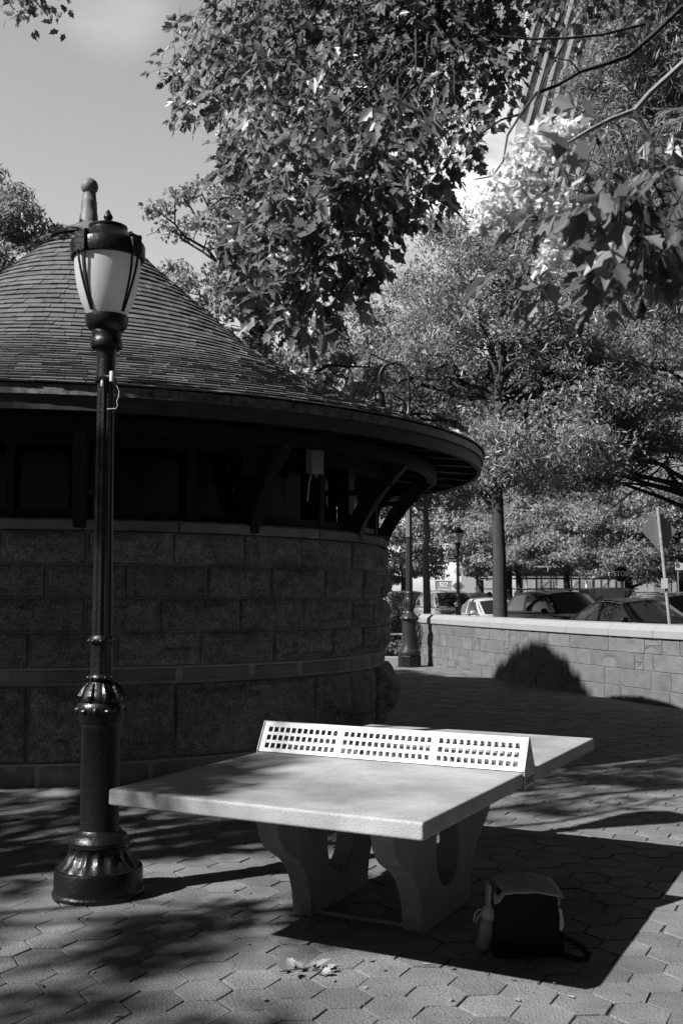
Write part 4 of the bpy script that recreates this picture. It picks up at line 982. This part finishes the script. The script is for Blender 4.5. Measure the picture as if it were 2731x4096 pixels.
tree('tree', 'distant pale tree crown left of the small globe lamp', (4.4, 74, .1), (5, .3, .12), [((4.4, 74, 5.6), (4.2, 3, 3.2), 3)], 130, 130, (.28, .14), M_leafb, seed=31, cr=(.6, 1.1), group=G5, limbs=8)
tree('tree', 'distant pale tree just right of the small globe lamp', (7.9, 60, .1), (5, .3, .12), [((7.7, 60, 5.6), (2.2, 2, 3.0), 3)], 90, 130, (.26, .13), M_leafb, seed=37, cr=(.5, 1.), group=G5, limbs=8)
tree('tree', 'distant tree crown just above the pavilion sill beside the crook lamp', (-2.2, 74, .1), (5, .3, .12), [((-2.0, 74, 5.2), (3.6, 3, 3.4), 3)], 120, 130, (.28, .14), M_leafm, seed=32, cr=(.6, 1.1), group=G5, limbs=8)
tree('tree', 'tall far tree closing the view behind the spreading oak', (9.5, 60, .1), (9, .3, .12), [((9.0, 60, 10.5), (5.5, 4, 4.5), 3), ((14.5, 62, 11.5), (4.5, 4, 4.), 2)], 230, 130, (.28, .11), M_leafm, seed=33, cr=(.7, 1.2), group=G5, limbs=16)

# ================================================================== OVERHANGING MAPLE
mp_ = thing('maple_tree', 'maple with large toothed leaves hanging from above into the picture', 'tree', (4.6, -2.2, 0))
MO = np.array([4.6, -2.2, 0])
CL = [(430, 130, 6, .15), (470, 195, 6, .2), (445, 245, 5.8, .13), (520, 150, 5.8, .2), (500, 60, 6, .24), (545, 225, 5.6, .14), (590, 60, 5.5, .35), (700, 70, 5.2, .4), (820, 50, 5, .4), (940, 70, 5, .4), (1050, 60, 5, .35), (1125, 70, 5, .26), (1170, 160, 5, .10),
      (620, 170, 5.2, .25), (700, 230, 4.8, .34), (820, 230, 4.8, .35), (940, 220, 4.8, .35), (1040, 190, 4.8, .28), (1110, 180, 4.8, .17), (600, 320, 4.8, .18), (575, 410, 4.8, .17), (680, 370, 4.4, .3), (800, 370, 4.3, .3), (900, 350, 4.2, .28), (1000, 320, 4.3, .2), (1055, 290, 4.4, .12),
      (610, 480, 4.6, .2), (580, 560, 4.6, .14), (700, 490, 4.3, .28), (820, 480, 4.2, .26), (910, 450, 4.2, .18), (970, 410, 4.2, .11), (620, 610, 4.5, .17), (690, 590, 4.3, .22), (770, 580, 4.2, .18), (830, 565, 4.2, .12), (640, 690, 4.4, .10), (690, 730, 4.3, .07), (725, 680, 4.3, .11), (575, 640, 4.5, .07),
      (620, -90, 5.5, .45), (800, -120, 5.2, .5), (980, -110, 5, .5), (1120, -80, 5, .4), (1260, -120, 4.6, .35), (1420, -120, 4.2, .4),
      (1365, 405, 2.5, .075), (1380, 430, 2.3, .11), (1450, 470, 2.3, .12), (1400, 520, 2.3, .10), (1480, 560, 2.4, .10), (1385, 325, 2.4, .06), (1500, 420, 2.4, .11), (1545, 330, 2.6, .08), (1228, 600, 2.4, .035), (1560, 540, 2.5, .10), (1545, 250, 2.7, .06), (1420, 600, 2.4, .05)]
rng = np.random.default_rng(5); cB = []; cD = []
for (x, y, Y, r_) in CL:
    c = np.array(atD(x, y, Y)); n = max(5, int((1000 if Y > 4.7 else 800 if Y > 3 else 800)*r_*r_)+3)
    p = c + unit(rng.normal(size=(n, 3)))*(rng.uniform(0, 1, n)**.45)[:, None]*r_*np.array([1, 1.1, .9])
    d = rng.normal(size=(n, 3))*.55 + (p-c)/r_*.35; d[:, 2] -= .75; d[:, 0] -= .15
    cB.append(p); cD.append(unit(d))
cB = np.concatenate(cB); cD = np.concatenate(cD); n = len(cB)
nrm = rng.normal(size=(n, 3))*.6; nrm[:, 2] += .8; nrm[:, 0] -= .45; nrm[:, 1] -= .2; nr_ = np.linalg.norm(cB, axis=1) < 3.2; nrm[nr_] += np.array([-.5, -.95, -.1])
Sd = unit(np.cross(cD, nrm)); rl_ = rng.uniform(.07, .13, n); b_, d_, n_, l_ = [], [], [], []
ls = rng.uniform(.052, .115, n); dist_ = np.linalg.norm(cB, axis=1); ls[dist_ > 5.6] *= .75; ls[dist_ < 3.2] *= .66
for (t, a, sg) in ((1., 0, 0), (.55, .85, 1), (.55, .85, -1), (.95, .6, 1), (.95, .6, -1)):
    keep = rng.uniform(size=n) < (1 if t == 1. else .85)
    b_.append((cB + cD*(rl_*t)[:, None])[keep]); d_.append((cD*math.cos(a) + Sd*math.sin(a)*sg + rng.normal(size=(n, 3))*.12)[keep])
    n_.append((nrm + rng.normal(size=(n, 3))*.3)[keep]); l_.append((ls*rng.uniform(.8, 1.15, n)*(1.1 if t == 1. else .92))[keep])
V, F = leaflet_geo(np.concatenate(b_)-MO, np.concatenate(d_), np.concatenate(n_), np.concatenate(l_), 1.0, rng)
npmesh('crown', V, F, M_leaf, mp_)
tb = MB()
for i in range(n): tb.tube([cB[i]-MO-cD[i]*.03, cB[i]-MO+cD[i]*rl_[i]], [.0016, .0009], 3)
tb.build('leaf_stalk', M_bark, mp_)
lm = MB(); S0 = Vector((3.4, .6, 6.4)); MOv = Vector(MO)
lm.tube([Vector((0, 0, 0)), Vector((-.1, .2, 2)), Vector((-.3, .8, 4)), Vector((-.8, 1.8, 5.4)), S0-MOv], [.22, .19, .16, .13, .1], 12)
hubs = [atD(620, -60, 5.4), atD(820, -40, 5.1), atD(980, 40, 4.9), atD(1100, -20, 5.0), atD(1420, -150, 4.2)]
for hb in hubs: lm.tube([q-MOv for q in curve_pts(S0, hb, .25, 7, .04)], [.075-.007*q for q in range(8)], 8)
for (x, y, Y, r_) in CL[:46]:
    c = atD(x, y, Y); hb = min(hubs, key=lambda q: (q-c).length); hb = hb if (hb-c).length > .15 else S0
    lm.tube([q-MOv for q in curve_pts(hb, c, .12, 6, .025)], [.006, .0055, .005, .0045, .004, .003, .002], 5)
def poly(pts, Y0, Y1, r0, r1):
    n = len(pts); P = [atD(x, y, Y0+(Y1-Y0)*i/(n-1)) for i, (x, y) in enumerate(pts)]
    lm.tube([q-MOv for q in P], [r0+(r1-r0)*i/(n-1) for i in range(n)], 7)
lm_ = lm; lm = MB(); poly([(1800, -150), (1640, 60), (1568, 145), (1490, 215), (1455, 255), (1400, 275), (1350, 300), (1300, 330)], 2.9, 2.4, .013, .003); lm.build('branch', M_barkl, mp_, smooth=True); lm = lm_  # pale bark colour stands in for sunlight on this limb
poly([(1370, 320), (1400, 380), (1395, 440), (1420, 480)], 2.4, 2.3, .005, .002)
poly([(1455, 255), (1500, 330), (1500, 420), (1530, 480)], 2.4, 2.4, .005, .002)
poly([(1700, -60), (1560, 20), (1500, 78), (1440, 130), (1380, 150), (1330, 165), (1280, 195), (1230, 215), (1195, 262), (1150, 275), (1100, 310)], 3.6, 3.3, .011, .003)
poly([(1480, 55), (1380, 80), (1300, 88), (1215, 90), (1130, 82)], 3.5, 3.3, .006, .003)
poly([(1195, 262), (1165, 310), (1155, 370), (1130, 405), (1090, 412)], 3.3, 3.2, .004, .002)
poly([(1300, 88), (1250, 180), (1225, 240)], 3.4, 3.3, .004, .002)
poly([(1330, 165), (1310, 140), (1260, 130)], 3.4, 3.3, .003, .0015)
lm.build('trunk', M_bark, mp_, smooth=True)
FL = [(1180, 420, 2.4, .06), (1230, 370, 2.4, .075), (1270, 320, 2.5, .065), (1145, 480, 2.4, .04), (1105, 525, 2.4, .025), (1200, 470, 2.4, .055), (1270, 585, 2.3, .04), (1290, 470, 2.4, .04), (1245, 620, 2.35, .025), (1215, 330, 2.5, .04), (1330, 300, 2.5, .03)]
P = np.concatenate([np.array(atD(x, y, Y)) + unit(rng.normal(size=(int(24000*r_*r_)+70, 3)))*(rng.uniform(size=(int(24000*r_*r_)+70, 1))**.4)*r_ for x, y, Y, r_ in FL]) - MO
V, F = leaf_geo(P,   .021, .017, .2, .7, .3, rng)
npmesh('blossom', V, F, M_flower, mp_)

# ================================================================== SHADE TREES OUTSIDE THE PICTURE (they dapple the plaza)
rng = np.random.default_rng(77)
T = []; DN = []
def tgt(P, n): T.append(np.asarray(P, float).reshape(-1, 3)[:int(n)] if len(P) >= n else np.asarray(P, float))
def rect(x0, x1, y0, y1, n): return np.c_[rng.uniform(x0, x1, n), rng.uniform(y0, y1, n), np.zeros(n)]
A_FG = rect(-3.2, -.35, 3.2, 5.6, 62)
A_LB = rect(-4.6, -.1, 5.6, 9.4, 80)
e_ = np.array([math.cos(TY), math.sin(TY)]); g_ = np.array([-math.sin(TY), math.cos(TY)])
def tabpt(u, v, z=.76): return np.r_[np.array(TB)[:2] - e_*u + g_*v, z]
A_T = np.array([tabpt(rng.uniform(.68, 1.5), rng.uniform(.1, 1.3)) for _ in range(30)] + [tabpt(rng.uniform(.9, 1.5), rng.uniform(1.45, 2.7)) for _ in range(12)])
A_MR = rect(1.4, 4.2, 6.2, 10.2, 75)
A_DK = rect(-.6, 6.2, 10.2, 23.5, 2300); A_DK = A_DK[[p[0] < wallx(p[1])-.52-.02*p[1] for p in A_DK]]
an = np.radians(rng.uniform(-150, -12, 900)); A_PW = np.c_[PC.x+3.7*np.cos(an), PC.y+3.7*np.sin(an), rng.uniform(0, 2.3, 900)]
an = np.radians(rng.uniform(-160, 20, 130)); r_ = rng.uniform(.8, 4.9, 130); A_RF = np.c_[PC.x+r_*np.cos(an), PC.y+r_*np.sin(an), np.interp(r_, PR_, PZ)]
TG = np.concatenate([A_FG, A_LB, A_T, A_MR, A_DK, A_PW, A_RF])
# places that stay in the sun
KP = [(x, y, 0) for x in np.arange(.15, 2.0, .3) for y in np.arange(3.2, 4.7, .3)] + [tuple(tabpt(u, v)) for u in (.05, .3, .55) for v in (.05, .5, 1., 1.5, 2., 2.6)] + [tuple(tabpt(u, .0, .72)) for u in (.1, .5, .8)]
for s in np.arange(1.2, LW-1, .45): KP += [(*wp(s, -.02), z) for z in (.25, .7, 1.1)]
KP += [(2.6, 6.9, 0), (2.2, 4.9, 0), (3.0, 5.6, 0), (3.1, 7.6, 0)]
KP += [tuple(atD(x, y, Y)) for x, y, Y, r_ in CL[:40] if y > 215 or x < 560] + [tuple(LB + Vector((0, 0, z))) for z in (.2, 1.05, 2.9, 3.3, 3.7)] + [(PC.x, PC.y, 6.6), tuple(atD(1450, 470, 2.3)), tuple(atD(1300, 400, 2.4)), tuple(atD(1180, 420, 2.4)), tuple(atD(1240, 350, 2.4)), tuple(atD(1130, 500, 2.4)), tuple(atD(1250, 600, 2.4)), tuple(atD(1520, 190, 2.75)), tuple(atD(1420, 268, 2.5)), tuple(atD(1380, 330, 2.4)), tuple(atD(1500, 400, 2.4))]
for a in range(-170, 20, 7): KP += [(PC.x+rr*math.cos(rad(a)), PC.y+rr*math.sin(rad(a)), float(np.interp(rr, PR_, PZ))) for rr in (.9, 1.5, 2.1, 2.7, 3.3, 3.9, 4.4) if rng.uniform() < (.93 if rr > 2 else .5)]
KP += [tuple(atD(x, y, Y)) for x, y, Y, r_ in CL if Y < 3]
KP += [tuple(dl.location), tuple(dl.location + Vector((.15, 0, 0)))]
KP = np.array(KP)
def ok(P, r):
    px, py, d = project(P)
    vis = (P[:, 1] > -.5) & (px > -330) & (px < 2731+330) & (py > -330)
    w_ = P[:, None, :] - KP[None]; al = w_ @ TOSUN; dist = np.linalg.norm(w_ - al[..., None]*TOSUN, axis=-1)
    return ~vis & ~((dist < r+.05) & (al > 0)).any(1)
clumps = []
pend = TG
for it in range(12):
    z = rng.uniform(5.6, 13, len(pend)); P = pend + TOSUN*((z-pend[:, 2])/TOSUN[2])[:, None]
    o_ = ok(P, .36); clumps.append(P[o_]); pend = pend[~o_]
clumps = np.concatenate(clumps)
trunks = [(-9.5, 2.2), (-11.5, 8.5), (-13, -3.5), (-7.5, -4.5), (-15, 4), (-14.5, 13)]
near = np.argmin(((clumps[:, None, :2] - np.array(trunks)[None])**2).sum(-1), 1)
lab = ['nearest shade tree left of the picture leaning over the lamp post', 'shade tree left of the pavilion outside the picture', 'shade tree behind the photographer far left', 'shade tree close behind the photographer left side', 'second row shade tree far left of the plaza', 'shade tree beyond the left end of the pavilion']
def shade_tree(i, pos, cl, lab_, per=66, r=.29, leaf=(.105, .062), group='shade trees beside the plaza'):
    b0_ = np.array([*pos, 0.]); t = thing('shade_tree', lab_, 'tree', tuple(b0_), 0, group)
    P = clump_points(cl-b0_, rng.uniform(.7, 1.3, len(cl))*r, per, .8, rng); V, F = leaf_geo(P, leaf[0], leaf[1], .2, .8, rng=rng)
    npmesh('crown', V, F, M_shade, t); m = MB(); H = 7
    m.tube([(0, 0, 0), (.05, .03, 2), (0, .1, 4), (.1, .05, H)], [.3, .22, .18, .09], 10)
    for c in cl[rng.permutation(len(cl))[:30]]-b0_: m.tube(curve_pts((.03, .05, rng.uniform(3, 6.5)), Vector(c), .4, 6, .12), [.07, .06, .05, .04, .03, .02, .01], 5)
    m.build('trunk', M_bark, t, smooth=True)
for i, p in enumerate(trunks):
    c = clumps[near == i]
    if len(c): shade_tree(i, p, c, lab[i])
# big crowns added behind and beside the photographer to keep sky light off the plaza
P = np.c_[rng.uniform(-15, 15, 2600), rng.uniform(-15, 3, 2600), rng.uniform(5.5, 12, 2600)]
P2 = np.c_[rng.uniform(4, 14, 700), rng.uniform(2, 12, 700), rng.uniform(6, 11, 700)]
P = np.concatenate([P, P2]); P = P[ok(P, .95)]
tr2 = [(8.5, 2.5), (10, -7), (2.0, -9), (-6, -11), (-13, -9)]
near = np.argmin(((P[:, None, :2] - np.array(tr2)[None])**2).sum(-1), 1)
lb2 = ['added sky blocking tree right of the picture near the wall', 'added sky blocking tree behind the photographer far right', 'added sky blocking tree straight behind the photographer', 'added sky blocking tree behind the photographer to the left', 'added sky blocking tree at the far back left corner']
for i, p in enumerate(tr2): shade_tree(i, p, P[near == i], lb2[i], 34, .7, (.2, .12))
# leaves of the shade tree that dip into the top left corner
c0 = atD(75, 10, 5.2)
sp_ = thing('maple_branch', 'low maple branch tip dipping into the top left corner of the sky', 'branch', c0)
n = 46; B0 = np.c_[rng.normal(0, .07, n), rng.normal(0, .07, n), rng.normal(.03, .05, n)] + np.array([-.02, 0, .02]); D0 = rng.normal(size=(n, 3))*.5; D0[:, 2] -= .8
N0 = rng.normal(size=(n, 3)); N0[:, 2] += .6; V, F = leaflet_geo(np.repeat(B0, 3, 0) + rng.normal(size=(n*3, 3))*.03, np.repeat(D0, 3, 0)+rng.normal(size=(n*3, 3))*.5, np.repeat(N0, 3, 0), rng.uniform(.05, .085, n*3), 1., rng)
npmesh('foliage', V, F, M_leafd, sp_)
MB().tube([(-1.6, -.4, 1.2), (-.9, -.2, .7), (-.3, 0, .28), (-.05, 0, .08), (.05, 0, -.02)], [.02, .015, .01, .006, .002], 6).build('twig', M_bark, sp_)
